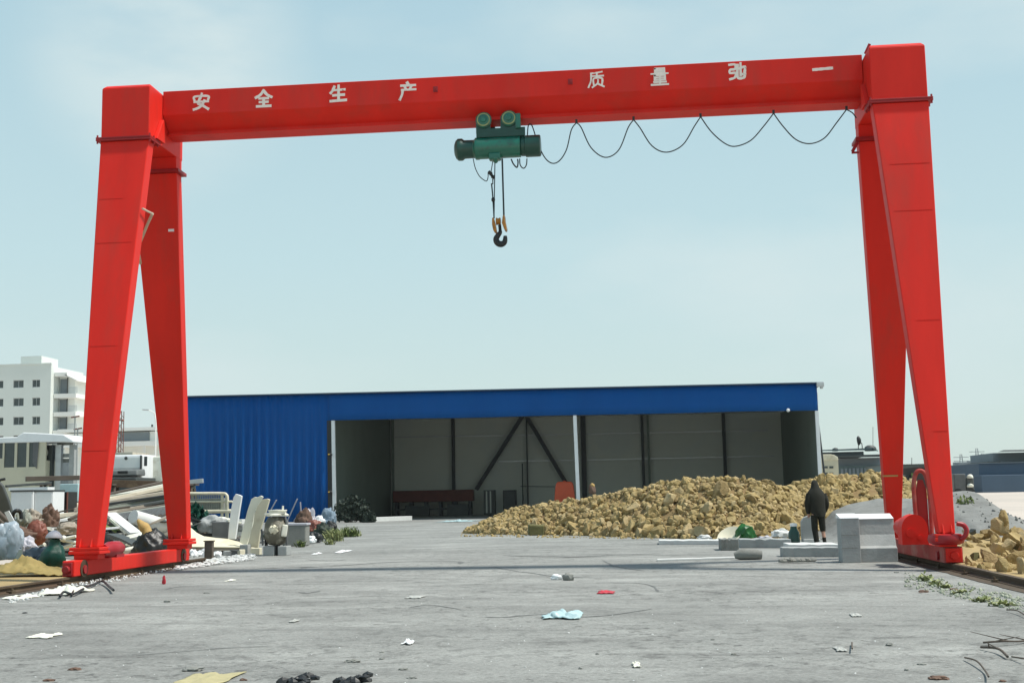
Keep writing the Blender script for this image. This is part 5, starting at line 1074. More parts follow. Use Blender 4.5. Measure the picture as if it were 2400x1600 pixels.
weed(812,1258,28,240,52,'foliage','low green weed clump right of the rubbish heap',2)
weed(832,1256,16,90,26,'leaf_pale','small pale weed tuft right of the low green clump',3)
weed(772,1276,14,60,20,'leaf_pale','tiny weed tuft before the rubbish heap',4)
weed(705,1282,20,60,20,'foliage','weed tuft growing by the weathered crate',5)
for i,(px,py,h,w,n) in enumerate(((2170,1362,18,30,150),(2190,1372,14,34,150),(2215,1378,10,30,110),(2250,1392,9,40,110),(2300,1410,9,46,110),(2350,1420,9,40,90))):
    weed(px,py,h,w*1,w,'leaf_pale','dusty green weed clump '+('nearest the end beam','second from the end beam','third from the end beam','fourth from the end beam','fifth from the end beam','farthest from the end beam')[i]+' along the right rail',20+i)
PR = lambda u,v: (lambda g: g+Vector((0,0,.01)))(G(2120+280*u, 1340+60*u+36*v))
K['chalk'] = mat('chalky_gravel', (.36,.38,.29), .95, var=.2, scale=5, bump=.3)
pebbles(PR, 420, 31, 0, 1, 0, 1, .015, .075, 'chalk', 'gravel', 'pale chalky gravel along the right rail')
PG = lambda u,v: (lambda g: g+Vector((0,0,.03*noise.noise(g*3)+.03)))(G(410+190*u, 1334-26*u-14*v+4))
pebbles(PG, 1000, 32, 0, 1, 0, 1, .03, .11, 'conc_pale', 'gravel', 'white rubble gravel along the left rail', .5, 1.4)
PG2 = lambda u,v: G(450+70*u, 1285+22*v)+Vector((0,0,.05))
pebbles(PG2, 90, 33, 0, 1, 0, 1, .10, .28, 'white', 'gravel', 'white rubble stones by the rear end of the left end beam')
PG3 = lambda u,v: (lambda g: g+Vector((0,0,.01)))(G(20+420*u, 1402-88*u+14*v))
pebbles(PG3, 500, 34, 0, 1, 0, 1, .015, .07, 'conc_pale', 'gravel', 'pale grit along the paving edge by the left rail')

# ------------------------------------------------------------------ litter on the paving
def litter(px, py, wpx, hpx, m, label, cat, seed, name='litter', amp=.35):
    g = G(px,py); kk = mpp(g); w = wpx*kk; h = max(.025,hpx*kk)
    mb = MB(); mb.blob(g+Vector((0,0,h*.3)), (w, w*.65, h), seed, amp, 1.8, flat=-.5); return obj(mb, name, m, label, cat, smooth=45)
litter(1305,1358,26,16,'white','white stone beside the grey stone on the paving','stone',1,'stone')
litter(1332,1360,26,22,'conc_dk','grey stone beside the white stone on the paving','stone',2,'stone')
def scrap(px, py, wpx, dpx, hz, m, label, cat, seed, name):
    g = G(px,py); kk = mpp(g); w = wpx*kk; gd = G(px,py-dpx); d = (gd-g).length
    mb = MB(); mb.sheet(g+Vector((0,d/2,.012)), w, d, lambda a,b: max(0,hz*(.5+noise.noise(Vector((a*2.2+seed,b*2.2,seed*1.7)))))*(1-.8*max(abs(a),abs(b))**2)+.01*abs(noise.noise(Vector((a*6,b*6,seed)))), nx=24, ny=16, edge=.45, seed=seed)
    return obj(mb, name, m, label, cat, smooth=50, solid=.006, norm=False)
scrap(1315,1452,80,11,.10,'aqua','crumpled pale blue plastic bag lying on the paving','plastic bag',3,'plastic_bag')
scrap(1417,1392,38,5,.03,'redlitter','flattened red wrapper lying on the paving','wrapper',5,'wrapper')
litter(384,1369,9,24,'redlitter','small red rag on the paving near the left rail','rag',6,'rag')
scrap(82,1497,56,8,.02,'white_dirty','torn white paper on the paving at lower left','paper',7,'paper')
scrap(951,1512,22,7,.05,'white','small white scrap in the middle of the paving','paper',8,'paper')
scrap(735,1300,12,3,.04,'white','small white scrap by the left end of the long dark line','paper',9,'paper')
scrap(792,1296,20,4,.06,'white','larger white scrap in front of the weeds','paper',10,'paper')
scrap(533,1363,13,3,.02,'white_dirty','tiny white scrap on the paving near the red rag','paper',11,'paper')
scrap(967,1403,36,5,.012,'dust','pale scrap on the paving above the white one','paper',12,'paper')
scrap(1492,1565,18,8,.03,'white_dirty','small white scrap near the bottom edge','paper',13,'paper')
scrap(2010,1446,22,6,.015,'dust','pale scrap on the paving toward the right','paper',14,'paper')
scrap(1975,1528,24,9,.015,'dust','pale scrap near a short twig at lower right','paper',15,'paper')
scrap(682,1460,14,5,.02,'dust','tiny pale scrap left of the middle of the paving','paper',16,'paper')
scrap(120,1396,84,9,.16,'white_dirty','crumpled white cloth beside the left rail','cloth',17,'cloth')
scrap(25,1406,60,6,.06,'white_dirty','small white cloth at the left edge by the rail','cloth',18,'cloth')
scrap(440,1612,110,30,.02,'mat_tan','faded yellow mat lying at the bottom edge','mat',19,'mat')
def twig(pix, r, label, m='wood_dk', br=True, name='twig', hz=.03):
    pts = [G(x,y)+Vector((0,0,hz+.02*(i%2))) for i,(x,y) in enumerate(pix)]; mb = MB(); sp = spline(pts,6); mb.tube(sp, r, 6)
    if br:
        for i in range(3, len(sp)-2, 5):
            d = Vector((noise.noise(sp[i]*5),noise.noise(sp[i]*7+Vector((3,0,0))),.12))*.5; mb.tube([sp[i], sp[i]+d*.5, sp[i]+d], [r*.7,r*.5,r*.25], 5)
    return obj(mb, name, m, label, 'twig' if name == 'twig' else name)
twig([(2305,1512),(2350,1514),(2400,1508),(2430,1498)], .010, 'long branching twig at the right edge of the paving')
twig([(2300,1523),(2340,1532),(2362,1546)], .012, 'dark knobbly twig below the long branching twig')
twig([(2262,1548),(2290,1562),(2310,1580),(2318,1600)], .008, 'thin curved twig at the lower right corner', br=False)
twig([(1997,1512),(1998,1532)], .008, 'short straight twig beside a pale scrap', br=False)
twig([(2372,1546),(2400,1556)], .007, 'thin straight twig at the right edge', br=False)
twig([(2360,1434),(2385,1440),(2410,1452)], .008, 'thin bent twig at the right edge above the others', br=False)
twig([(140,1404),(150,1396),(172,1398),(200,1386),(222,1374),(240,1370),(255,1380),(266,1392)], .022, 'bent black wire curling on the paving by the left rail', 'black', False, 'wire', .05)
twig([(168,1400),(175,1386),(190,1378),(204,1380)], .018, 'short black cable piece beside the bent wire', 'black', False, 'cable', .04)
litter(48,1402,28,9,'wood_dk','dark stick of wood near the white cloth by the rail','wood scrap',21,'wood_scrap')
litter(58,1437,12,4,'black','small black scrap left of the paving stain','scrap',22,'scrap')
lit = [(452,1572,46,14,'conc_dk'),(176,1570,30,8,'brown'),(115,1596,26,8,'brown'),(570,1595,18,8,'brown'),(392,1411,16,7,'conc_dk'),(484,1390,16,4,'conc_dk'),(2150,1350,0,0,None),(2165,1388,22,8,'brown'),(2235,1383,18,7,'brown'),(2330,1405,20,7,'wood_dk'),(2102,1342,12,4,'conc_dk'),(2085,1513,20,9,'conc_dk'),(2200,1592,46,12,'brown'),(1670,1500,9,4,'conc_dk'),(895,1530,12,5,'conc_dk'),(895,1545,14,6,'conc_dk'),(945,1570,22,7,'conc_dk'),(825,1552,34,10,'conc_dk'),(1360,1568,10,5,'conc_dk'),(1400,1534,8,4,'conc_dk'),(2125,1572,12,6,'conc_dk'),(2160,1558,20,6,'conc_dk'),(2350,1598,16,7,'brown'),(965,1590,22,6,'conc_dk'),(1720,1535,12,4,'conc_dk')]
PLC = {0:'dark clod near the bottom edge left of the black clump',1:'brown clod at lower left of the paving',2:'brown clod at the bottom left edge by the mat',3:'small brown clod between the mat and the black clump',4:'small dark clod on the stain near the left rail',5:'dark flake on the damp spot near the red rag'}
for i,(px,py,w,h,m) in enumerate(lit):
    if m: litter(px,py,w,h,m,PLC.get(i,'small dark clod lying loose on the grey paving'),'clod',60+i,'clod',.5) if i < 6 else tag(litter(px,py,w,h,m,'small dark clod lying loose on the grey paving','clod',60+i,'clod',.5), group='small clods on the paving')
for i,(px,w) in enumerate(((705,74),(828,56))):
    g = G(px,1604); rnd = random.Random(i); mb = MB(); kk = mpp(g)
    for q in range(26): mb.blob(g+Vector((rnd.gauss(0,.28)*w*kk, rnd.gauss(0,.08)+.0, .02+.03*rnd.random())), (.10,.08,.06), q, .5, 2.2, sub=1)
    obj(mb, 'soil_clump', 'black', ('larger black soil clump at the bottom edge','smaller black soil clump at the bottom edge')[i], 'soil clump')
PC = lambda u,v: G(-60+2520*u, 1400+215*v)
pebbles(PC, 900, 51, 0, 1, 0, 1, .006, .030, 'conc_dk', 'grit', 'fine dark grit strewn over the near paving', .4, 1.8)
PC2 = lambda u,v: G(1500+960*u, 1440+175*v)
pebbles(PC2, 420, 52, 0, 1, 0, 1, .006, .034, 'conc_dk', 'grit', 'fine black grit strewn over the paving at lower right', .35, 2.2)
pebbles(PC, 260, 53, 0, 1, 0, 1, .006, .028, 'conc_pale', 'grit', 'fine pale grit strewn over the near paving')
# ------------------------------------------------------------------ far left: building, bus, frames, lorry, warehouse
YW = A(60,1000,205).y
def wallholes(x0,x1,z0,z1,y,th,holes):
    xs = sorted({x0,x1,*[h[0] for h in holes],*[h[1] for h in holes]}); zs = sorted({z0,z1,*[h[2] for h in holes],*[h[3] for h in holes]}); mb = MB()
    for i in range(len(xs)-1):
        for j in range(len(zs)-1):
            cx = (xs[i]+xs[i+1])/2; cz = (zs[j]+zs[j+1])/2
            if any(h[0] < cx < h[1] and h[2] < cz < h[3] for h in holes): continue
            mb.bx((xs[i],y,zs[j]),(xs[i+1],y+th,zs[j+1]))
    return mb
def w(px,py): return V(px,py,YW)
bx0 = w(-140,900).x; bx1 = w(119,900).x; zt = w(60,855).z
bld = thing('office_building', 'pale multi storey building with balconies at the far left', 'building', (bx1-8,YW,0))
rows = [(890,908),(932,951),(976,995),(1019,1038),(1062,1081)]; colsx = [(-116,-92),(-64,-40),(-16,8),(31,55.5),(75.5,94)]
holes = []
for (a,b) in rows:
    for (c,d) in colsx: holes.append((w(c,a).x, w(d,a).x, w(60,b).z, w(60,a).z))
wallholes(bx0,bx1,0,zt,YW,.35,holes).build('front_wall','wall_far',bld)
mb = MB(); mb.bx((bx0,YW+.36,0),(bx1-.002,YW+12,zt-.3)); mb.build('main_block','wall_far',bld)
for i,h in enumerate(holes):
    fr = MB(); x0,x1,z0,z1 = h; f_ = .08
    fr.bx((x0+.002,YW+.16,z0+.002),(x0+f_,YW+.24,z1-.002)); fr.bx((x1-f_,YW+.16,z0+.002),(x1-.002,YW+.24,z1-.002)); fr.bx((x0+f_,YW+.16,z0+.002),(x1-f_,YW+.24,z0+f_)); fr.bx((x0+f_,YW+.16,z1-f_),(x1-f_,YW+.24,z1-.002)); xm = (x0+x1)/2; fr.bx((xm-.03,YW+.16,z0+f_),(xm+.03,YW+.24,z1-f_))
    wn = fr.build('window','galv',bld); gl = MB(); gl.bx((x0+.003,YW+.25,z0+.003),(x1-.003,YW+.27,z1-.003)); gl.build('pane','glass',wn)
p = w(35,832); q = w(84,830); hut = MB().bx((p.x,YW+2,zt-.3),(q.x,YW+8,p.z)).build('roof_hut','wall_far',bld); MB().bx((p.x+.2,YW+1.95,zt+.2),(p.x+2.1,YW+1.998,zt+.45)).build('louvre','charcoal',hut)
mb = MB(); mb.bx((bx0,YW-.1,zt+.002),(bx1+.05,YW+.3,zt+.22)); mb.build('parapet','wall_far',bld)
# balcony wing
wx0 = bx1+.1; wx1 = w(157,900).x
zr = w(140,873).z; MB().bx((wx0,YW+3,0),(wx1,YW+11,zr-.2)).build('wing_block','wall_white',bld)
for i,(ya,yb_,xe) in enumerate(((871,880,150),(921,931,172),(964,974,172),(1007,1017,172))):
    z0 = w(140,yb_).z; z1 = w(140,ya).z; s_ = MB().bx((wx0,YW+1,z0),(w(xe,900).x,YW+10,z1)).build('balcony' if i else 'wing_roof','slab_far',bld)
    if i:
        mb = MB(); xa, xb = w(155,900).x, w(xe+2,900).x
        for k in range(9): x = xa+(xb-xa)*k/8; mb.bx((x-.03,YW+1.1,z1),(x+.03,YW+1.16,z1+1.0))
        mb.bx((xa,YW+1.1,z1+1.0),(xb,YW+1.16,z1+1.06)); mb.build('railing','galv',s_)
mb = MB(); z = w(160,890).z; mb.hexa([(w(146,880).x,YW+1,zr-.35),(w(174,891).x,YW+1,z-.1),(w(174,891).x,YW+9,z-.1),(w(146,880).x,YW+9,zr-.35),(w(146,880).x,YW+1,zr-.15),(w(174,891).x,YW+1,z+.05),(w(174,891).x,YW+9,z+.05),(w(146,880).x,YW+9,zr-.15)]); mb.build('canopy','slab_far',bld)
for (xa,xb) in ((121,140),):
    for (ya,yb_) in ((884,919),(933,962),(976,1005),(1019,1050)): MB().bx((w(xa+1,900).x,YW+2.9,w(130,yb_).z),(w(xb-1,900).x,YW+2.998,w(130,ya).z)).build('panel','bluegrey2',bld)
MB().bx((w(140,880).x,YW+2.7,0),(w(141.4,880).x,YW+2.89,zr-.3)).build('downpipe','charcoal',bld)

# old cream bus body
YQ = A(60,1080,72).y
def u(px,py,dy=0): return V(px,py,YQ+dy)
bus = thing('bus', 'old cream coach body with dark windows parked behind the junk at the left', 'bus', (u(30,1100).x,YQ,0))
xa = u(-150,1100).x; xb = u(106,1100).x; z1 = u(60,1027).z; zw0 = u(60,1094).z; zw1 = u(60,1044).z-.3
xs = [u(q,1060).x for q in (-140,-110,-104,-74,-68,-30,-24,6,10,34,40,62,68,86)]
hl = [(xs[i],xs[i+1],u(0,1074).z if i < 8 else zw0,u(0,1036).z) for i in range(0,14,2)]
wallholes(xa,xb,.45,z1-.25,YQ,.12,hl).build('side_panel','bus',bus)
MB().bx((xa+.02,YQ+.125,.45),(xb-.03,YQ+2.5,u(0,1080).z)).build('lower_body','bus',bus,bevel=.05)
MB().bx((xa+.05,YQ+1.9,u(0,1080).z+.003),(xb-.5,YQ+2.4,z1-.3)).build('interior','charcoal',bus)
for h in hl: MB().bx((h[0]+.003,YQ+.05,h[2]+.003),(h[1]-.003,YQ+.07,h[3]-.003)).build('window','glass',bus)
rf = [[Vector((x,YQ-.08,z)) for x,z in ((xa,z1-.24),(u(60,1040).x,z1-.24),(u(150,1040).x,u(150,1031).z-.1),(u(172,1040).x,u(172,1031).z-.14),(u(172,1040).x,u(172,1031).z+.0),(u(150,1030).x,u(150,1022).z+.1),(u(80,1013).x,u(80,1014).z+.0),(u(56,1014).x,u(56,1013).z),(u(40,1020).x,z1+.1),(xa,z1+.06))]]
rf.append([p+Vector((0,2.6,0)) for p in rf[0]]); MB().loft(rf, True, True).build('roof','white',bus,bevel=.05)
mb = MB(); mb.hexa([u(q,s_,dy) for q,s_,dy in ((76,1085,-.06),(86,1098,-.06),(86,1098,.5),(76,1085,.5),(78,1026,-.06),(92,1026,-.06),(92,1026,.5),(78,1026,.5))]); mb.build('pillar','slate',bus)
mb = MB(); mb.cyl((u(0,1100).x,YQ-.06,.48),(u(0,1100).x,YQ+.2,.48),.48,n=24); mb.build('wheel','black',bus,smooth=40)
fr_ = thing('support_portal', 'grey steel post portal under the white canopy beside the coach', 'frame', (u(140,1100).x,YQ+1,0))
for px,wd,m in ((106,.22,'charcoal'),(124,.34,'galv'),(156,.30,'conc')): 
    x = u(px,1100).x; MB().bx((x-wd/2,YQ+.6,0),(x+wd/2,YQ+.9,u(px,1036).z-.12)).build('post',m,fr_)
for y in (1037,1066,1078): a = u(106,y); b = u(158,y); MB().bx((a.x+.25,YQ+.95,a.z-.12),(b.x-.16,YQ+1.1,a.z+.10)).build('crossbar','conc_dk' if y != 1066 else 'conc',fr_)
t = thing('machine', 'dark grey machine standing inside the steel frame beside the coach', 'machine', (u(118,1100).x,YQ+2.2,0))
a = u(92,1095,2); b = u(122,1046,2); MB().bx((a.x,YQ+1.7,0),(b.x,YQ+3,b.z)).build('housing','slate',t,bevel=.05); a = u(126,1110,2); b = u(152,1075,2); MB().bx((a.x,YQ+1.7,0),(b.x,YQ+3,b.z)).build('cabinet','galv',t,bevel=.05); MB().lathe(Vector((u(100,1060,1.6).x,YQ+1.68,u(100,1060,1.6).z)),(0,-1,0),[(0,.02),(0,.3),(.1,.3),(.12,.02)],18).build('drum','white_dirty',t,smooth=40)
# white lorry
YL = A(290,1100,78).y
def l(px,py,dy=0): return V(px,py,YL+dy)
lo = thing('lorry', 'white lorry with a grey bonnet seen between the left crane legs', 'lorry', (l(290,1120).x,YL,0))
a = l(250,1098); b = l(330,1064); MB().bx((a.x,YL+.35,.7),(b.x,YL+2.6,b.z)).build('cab','white',lo,bevel=.10)
a = l(256,1097); b = l(325,1071); MB().bx((a.x,YL+.30,a.z),(b.x,YL+.345,b.z)).build('windscreen','wall_white',lo)
for i in range(2):
    mb = MB(); x = l(254 if i == 0 else 326,1080).x; mb.bx((x-.05,YL+.25,a.z-.1),(x+.05,YL+.34,b.z+.12)); mb.build('screen_pillar','charcoal',lo)
a = l(251,1116); b = l(338,1098); MB().hexa([(a.x,YL-1.0,a.z),(b.x,YL-1.0,a.z),(b.x,YL+.295,a.z),(a.x,YL+.295,a.z),(a.x+.1,YL-.9,b.z-.1),(b.x-.1,YL-.9,b.z-.1),(b.x-.05,YL+.295,b.z),(a.x+.05,YL+.295,b.z)]).build('bonnet','bonnet',lo,bevel=.08)
c = l(303,1107); MB().bx((c.x-.32,YL-1.03,c.z-.08),(c.x+.32,YL-.985,c.z+.08)).build('grille','black',lo)
a = l(248,1134); b = l(336,1117); MB().bx((a.x,YL-1.1,.45),(b.x,YL+2.4,b.z-.04)).build('bumper','charcoal',lo,bevel=.05)
for px in (262,326): x = l(px,1130).x; MB().cyl((x-.15,YL-.3,.48),(x+.15,YL-.3,.48),.47,n=22).build('wheel','black',lo,smooth=40)
for px in (243,338): c = l(px,1080); MB().bx((c.x-.10,YL+.2,c.z-.3),(c.x+.10,YL+.26,c.z+.3)).build('mirror','charcoal',lo,bevel=.02)
c = l(291,1073); MB().lathe((c.x,YL+.28,c.z),(0,-1,0),[(0,.02),(0,.11),(.03,.10),(.04,.01)],14).build('screen_mirror','charcoal',lo,smooth=40)
p = l(362,1110,3); t = obj(MB().box((p.x,p.y,p.z*.5+.3), (1.9,2,p.z+1.6)), 'crate', 'white_dirty', 'pale crate stack right of the lorry behind the left rear leg', 'crate', bevel=.08)
mb = MB(); a = l(252,1068,4); b = l(322,1060,4); mb.bx((a.x,YL+3.2,a.z),(b.x,YL+6,b.z)); mb.bx((a.x,YL+3.2,0),(a.x+.15,YL+3.4,a.z-.003)); mb.bx((b.x-.15,YL+3.2,0),(b.x,YL+3.4,a.z-.003)); obj(mb, 'shelter', 'wood_lt', 'low tan roofed shelter behind the lorry', 'shelter')
# white warehouse
YH = A(310,1060,165).y
def hz_(px,py,dy=0): return V(px,py,YH+dy)
wh = thing('white_warehouse', 'long white warehouse with a grey band far behind the left crane legs', 'warehouse', (hz_(310,1100).x,YH,0))
a = hz_(150,1100); b = hz_(410,1011); MB().bx((a.x,YH,0),(b.x,YH+20,hz_(300,1012).z)).build('wall','wall_white',wh)
a = hz_(281,1034); b = hz_(351,1012); MB().bx((a.x,YH-.2,a.z),(b.x,YH-.002,b.z)).build('grey_band','bluegrey2',wh)
MB().bx((hz_(150,1095).x-.5,YH-1.2,hz_(300,1010).z),(hz_(412,1095).x,YH+20.5,hz_(300,1003).z)).build('roof','slab_far',wh)
MB().bx((hz_(150,1095).x,YH-2.2,hz_(300,1047).z),(hz_(412,1095).x,YH-.003,hz_(300,1036).z)).build('canopy','slab_far',wh)
for px in (254,300,352,378): x = hz_(px,1095).x; MB().bx((x-.12,YH-2.1,0),(x+.12,YH-1.9,hz_(300,1047).z-.003)).build('canopy_post','slab_far',wh)
mb = MB(); a = hz_(349,1003); mb.bx((a.x-.1,YH+1,a.z),(a.x+.1,YH+1.2,a.z+.55)); mb.build('vent_pipe','charcoal',wh)
# lattice tower
YT = YH-8
def tw(px,py): return V(px,py,YT)
mb = MB(); x0,x1 = tw(271,1095).x, tw(282.5,1095).x; z1 = tw(276,963).z
for x in (x0,x1):
    for y in (YT,YT+.7): mb.bx((x-.04,y-.04,0),(x+.04,y+.04,z1))
n = 16
for i in range(n):
    za = z1*i/n; zb = z1*(i+1)/n
    mb.bar((x0,YT,za),(x1,YT,zb),.05,.05); mb.bar((x1,YT+.7,za),(x0,YT+.7,zb),.05,.05); mb.bar((x0,YT,zb-.05),(x1,YT,zb-.05),.05,.05)
t = thing('lattice_tower', 'thin brown lattice tower seen between the left crane legs', 'tower', (x0,YT,0)); mb.build('lattice','russet',t)
mb = MB(); z = tw(276,985).z; mb.bx((x0-.5,YT-.15,z-.06),(x1+.3,YT-.05,z+.06)); mb.blob((x1+.2,YT-.1,z),(.35,.3,.3),2,.3,sub=2,flat=None); mb.build('cross_arm','russet',t)
Yl = A(350,1000,140).y; p = V(362,966,Yl); mb = MB(); t = thing('street_lamp', 'pale street lamp with a curved arm behind the left rear leg', 'street lamp', (V(366,1000,Yl).x,Yl,0))
mb.tube([Vector((V(366,1000,Yl).x,Yl,0)), V(365,985,Yl), V(362,967,Yl)], .09, 8); mb.build('pole','slab_far',t); MB().tube(spline([V(362,967,Yl),V(356,964,Yl),V(349,961,Yl)],4),.06,6).build('arm','slab_far',t); MB().box(V(342,960,Yl),(.75,.3,.14),(0,4,0)).build('lamp_head','galv',t,bevel=.04)
for i,(px,yt) in enumerate(((176,975),(182,1003))):
    Yp = A(px,1000,110).y; p = V(px,yt,Yp); t = thing('utility_pole', ('thin pole with a dark cross arm left of the front crane leg','thin shorter pole just left of the front crane leg')[i], 'pole', (p.x,Yp,0)); MB().tube([Vector((p.x,Yp,0)),p],.06,8).build('shaft','conc',t); MB().bar(p+Vector((-.35,0,-.1)),p+Vector((.4,0,.0)),.10,.12).build('cross_arm','russet',t)

# ------------------------------------------------------------------ far right
YG = A(1990,1080,150).y
def q_(px,py,dy=0): return V(px,py,YG+dy)
gb_ = thing('grey_factory', 'long grey factory building with a stepped roof right of the shed', 'building', (q_(2000,1100).x,YG,0))
MB().bx((q_(1965,1095).x,YG,0),(q_(2110,1095).x,YG+18,q_(2030,1090).z)).build('lower_wall','teal',gb_)
MB().bx((q_(1900,1095).x,YG+.4,q_(2030,1090).z+.003),(q_(2068,1095).x,YG+16,q_(2030,1072).z)).build('upper_wall','bluegrey2',gb_)
MB().hexa([q_(x,y,dy) for x,y,dy in ((1900,1073,-1.2),(2064,1070,-1.2),(2064,1070,16),(1900,1073,16),(1900,1070.5,-1.2),(2064,1064,-1.2),(2064,1064,16),(1900,1068,16))]).build('roof','charcoal',gb_)
MB().bx((q_(1900,1095).x,YG+4,q_(1980,1069).z),(q_(2040,1095).x,YG+14,q_(1980,1056).z)).build('clerestory','bluegrey2',gb_)
MB().hexa([q_(x,y,dy) for x,y,dy in ((1898,1057,2.5),(2048,1054,2.5),(2048,1054,15),(1898,1057,15),(1898,1055,2.5),(2046,1049,2.5),(2046,1049,15),(1898,1055,15))]).build('clerestory_roof','teal',gb_)
MB().hexa([q_(x,y,dy) for x,y,dy in ((2044,1054,2.5),(2058,1057,2.5),(2058,1057,15),(2044,1054,15),(2044,1050,2.5),(2058,1055,2.5),(2058,1055,15),(2044,1050,15))]).build('eave','teal',gb_)
for k in range(11): x = q_(1970+k*9.2,1095).x; MB().bx((x,YG-.12,.3),(x+.3,YG-.002,q_(2030,1096).z)).build('pilaster','bluegrey2',gb_)
mb = MB(); mb.blob(q_(2040,1052,4),(1.5,1,1),3,.2,sub=2); mb.blob(q_(1958,1054,4),(.8,.6,.6),4,.2,sub=2); mb.build('roof_vent','charcoal',gb_,smooth=50)
for i,(px,y0,y1,r) in enumerate(((2046,1051,1000,.035),)):
    MB().tube([q_(px,y0,4),q_(px,y1,4)],r,5).build('aerial','conc_dk',gb_)
mb = MB(); mb.tube(spline([q_(2012,1052,4),q_(2012,1044,4),q_(2016,1036,4),q_(2020,1040,4),q_(2021,1052,4)],4),.05,6); mb.blob(q_(2013,1032,4),(.5,.5,1.1),2,.3,sub=2,flat=None); mb.build('siren','black',gb_,smooth=50)
p = A(1945,1100,120); t = thing('silo_hut', 'cream rounded hut with small windows right of the shed', 'hut', (p.x,p.y,0))
def hh(px,py): return V(px,py,p.y)
x0,x1 = hh(1924,1095).x, hh(1966,1095).x; za = hh(1945,1078).z; zt_ = hh(1945,1064).z
rg = [[Vector((x,p.y+k*5,z)) for x,z in ((x0,za),(x1,za),(x1-.05,za+(zt_-za)*.5),(x1-.35,za+(zt_-za)*.85),(x1-.7,zt_),(x0,zt_))] for k in (0,1)]
MB().loft(rg,True,True).build('roof','cream',t,bevel=.05); MB().bx((x0,p.y+.06,0),(x1-.02,p.y+5,za-.003)).build('wall','bus',t)
for i,px in enumerate((1928,1944)):
    for y in (1092,1107): a = hh(px,y+5); b = hh(px+12 if i == 0 else px+9,y); MB().bx((a.x,p.y+.01,a.z),(b.x,p.y+.055,b.z)).build('window','glass',t)
# low buildings seen between the right legs
YM = A(2140,1110,130).y
def mm_(px,py,dy=0): return V(px,py,YM+dy)
t = thing('low_building', 'low teal grey building with a white strip seen between the right crane legs', 'building', (mm_(2130,1095).x,YM,0))
MB().bx((mm_(2085,1095).x,YM+2,0),(mm_(2215,1095).x,YM+14,mm_(2130,1089).z)).build('wall','teal',t); MB().bx((mm_(2085,1095).x,YM+1.6,mm_(2130,1113).z),(mm_(2145,1095).x,YM+1.998,mm_(2130,1107).z)).build('white_strip','slab_far',t); MB().bx((mm_(2084,1095).x,YM+1.5,mm_(2130,1089).z+.002),(mm_(2216,1095).x,YM+14.5,mm_(2130,1086.5).z)).build('roof','charcoal',t)
MB().tube([mm_(2137,1088,6),mm_(2137,1072,6)],.04,5).build('aerial','conc_dk',t)
p2 = A(2155,1130,95); t = thing('brown_shed', 'dark brown shed standing between the right crane legs', 'shed', (p2.x,p2.y,0))
def bb(px,py): return V(px,py,p2.y)
MB().bx((bb(2141,1095).x,p2.y,0),(bb(2196,1095).x,p2.y+4,bb(2160,1095).z)).build('wall','umber',t); MB().bx((bb(2140,1095).x,p2.y-.15,bb(2160,1095).z+.002),(bb(2197,1095).x,p2.y+4.2,bb(2160,1091).z)).build('roof','charcoal',t)
mb = MB(); a = bb(2118,1140); b = bb(2138,1112); mb.bx((a.x,p2.y+1,0),(b.x,p2.y+3,b.z)); obj(mb,'dark_container','charcoal','dark container left of the brown shed between the right legs','container',bevel=.05)
obj(MB().tube([Vector((bb(2138,1095).x,p2.y-.4,0)),bb(2138,1108)],.10,8),'green_pipe','foliage','thin green pipe standing beside the brown shed','pipe')
Yc = A(2125,1064,60).y
# blue grey sheds at the right edge
YZ = A(2340,1120,140).y
def z_(px,py,dy=0): return V(px,py,YZ+dy)
t = thing('blue_grey_depot', 'blue grey flat roofed depot at the right edge of the photo', 'building', (z_(2370,1095).x,YZ,0))
MB().bx((z_(2294,1095).x,YZ,0),(z_(2560,1095).x,YZ+16,z_(2340,1085).z)).build('main_wall','bluegrey',t)
MB().bx((z_(2281,1095).x,YZ-3,0),(z_(2560,1095).x,YZ-.003,z_(2340,1113).z)).build('front_annex','bluegrey',t,bevel=.06)
MB().bx((z_(2293.5,1095).x,YZ-.3,z_(2340,1085).z+.002),(z_(2562,1095).x,YZ+16.3,z_(2340,1083.4).z)).build('roof_edge','bluegrey2',t)
MB().bx((z_(2352,1095).x,YZ+4,z_(2340,1083).z),(z_(2560,1095).x,YZ+14,z_(2370,1058).z)).build('upper_storey','bluegrey2',t)
MB().hexa([z_(x,y,dy) for x,y,dy in ((2338,1058.5,1),(2560,1056,1),(2560,1056,16),(2338,1058.5,16),(2352,1054,1.5),(2560,1050,1.5),(2560,1050,15),(2352,1054,15))]).build('overhanging_roof','charcoal',t)
MB().bx((z_(2322,1095).x,YZ+1,z_(2340,1083.3).z),(z_(2352,1095).x-.01,YZ+10,z_(2340,1080).z)).build('skylight','charcoal',t)
# lorry and pallets near the depot
p3 = A(2255,1140,100); t = thing('truck', 'dark flatbed truck with pale cargo right of the right crane leg', 'truck', (p3.x,p3.y,0))
def tt(px,py): return V(px,py,p3.y)
MB().bx((tt(2234,1095).x,p3.y,1.35),(tt(2262,1095).x,p3.y+2.3,tt(2240,1110).z)).build('load','slate',t,bevel=.08); MB().bx((tt(2262,1095).x+.02,p3.y,1.3),(tt(2281,1095).x,p3.y+2.2,tt(2270,1118).z)).build('cab','charcoal',t,bevel=.12)
for i,y in enumerate((1117,1138)): mb = MB(); mb.blob(tt(2273,y)+Vector((0,-.1,0)),(.55,.4,.42),i,.25,sub=2); mb.build('white_cargo','white_dirty',t,smooth=50)
for px in (2242,2272): x = tt(px,1095).x; MB().cyl((x,p3.y-.02,1.25),(x,p3.y+.25,1.25),.33,n=20).build('wheel','black',t,smooth=40)
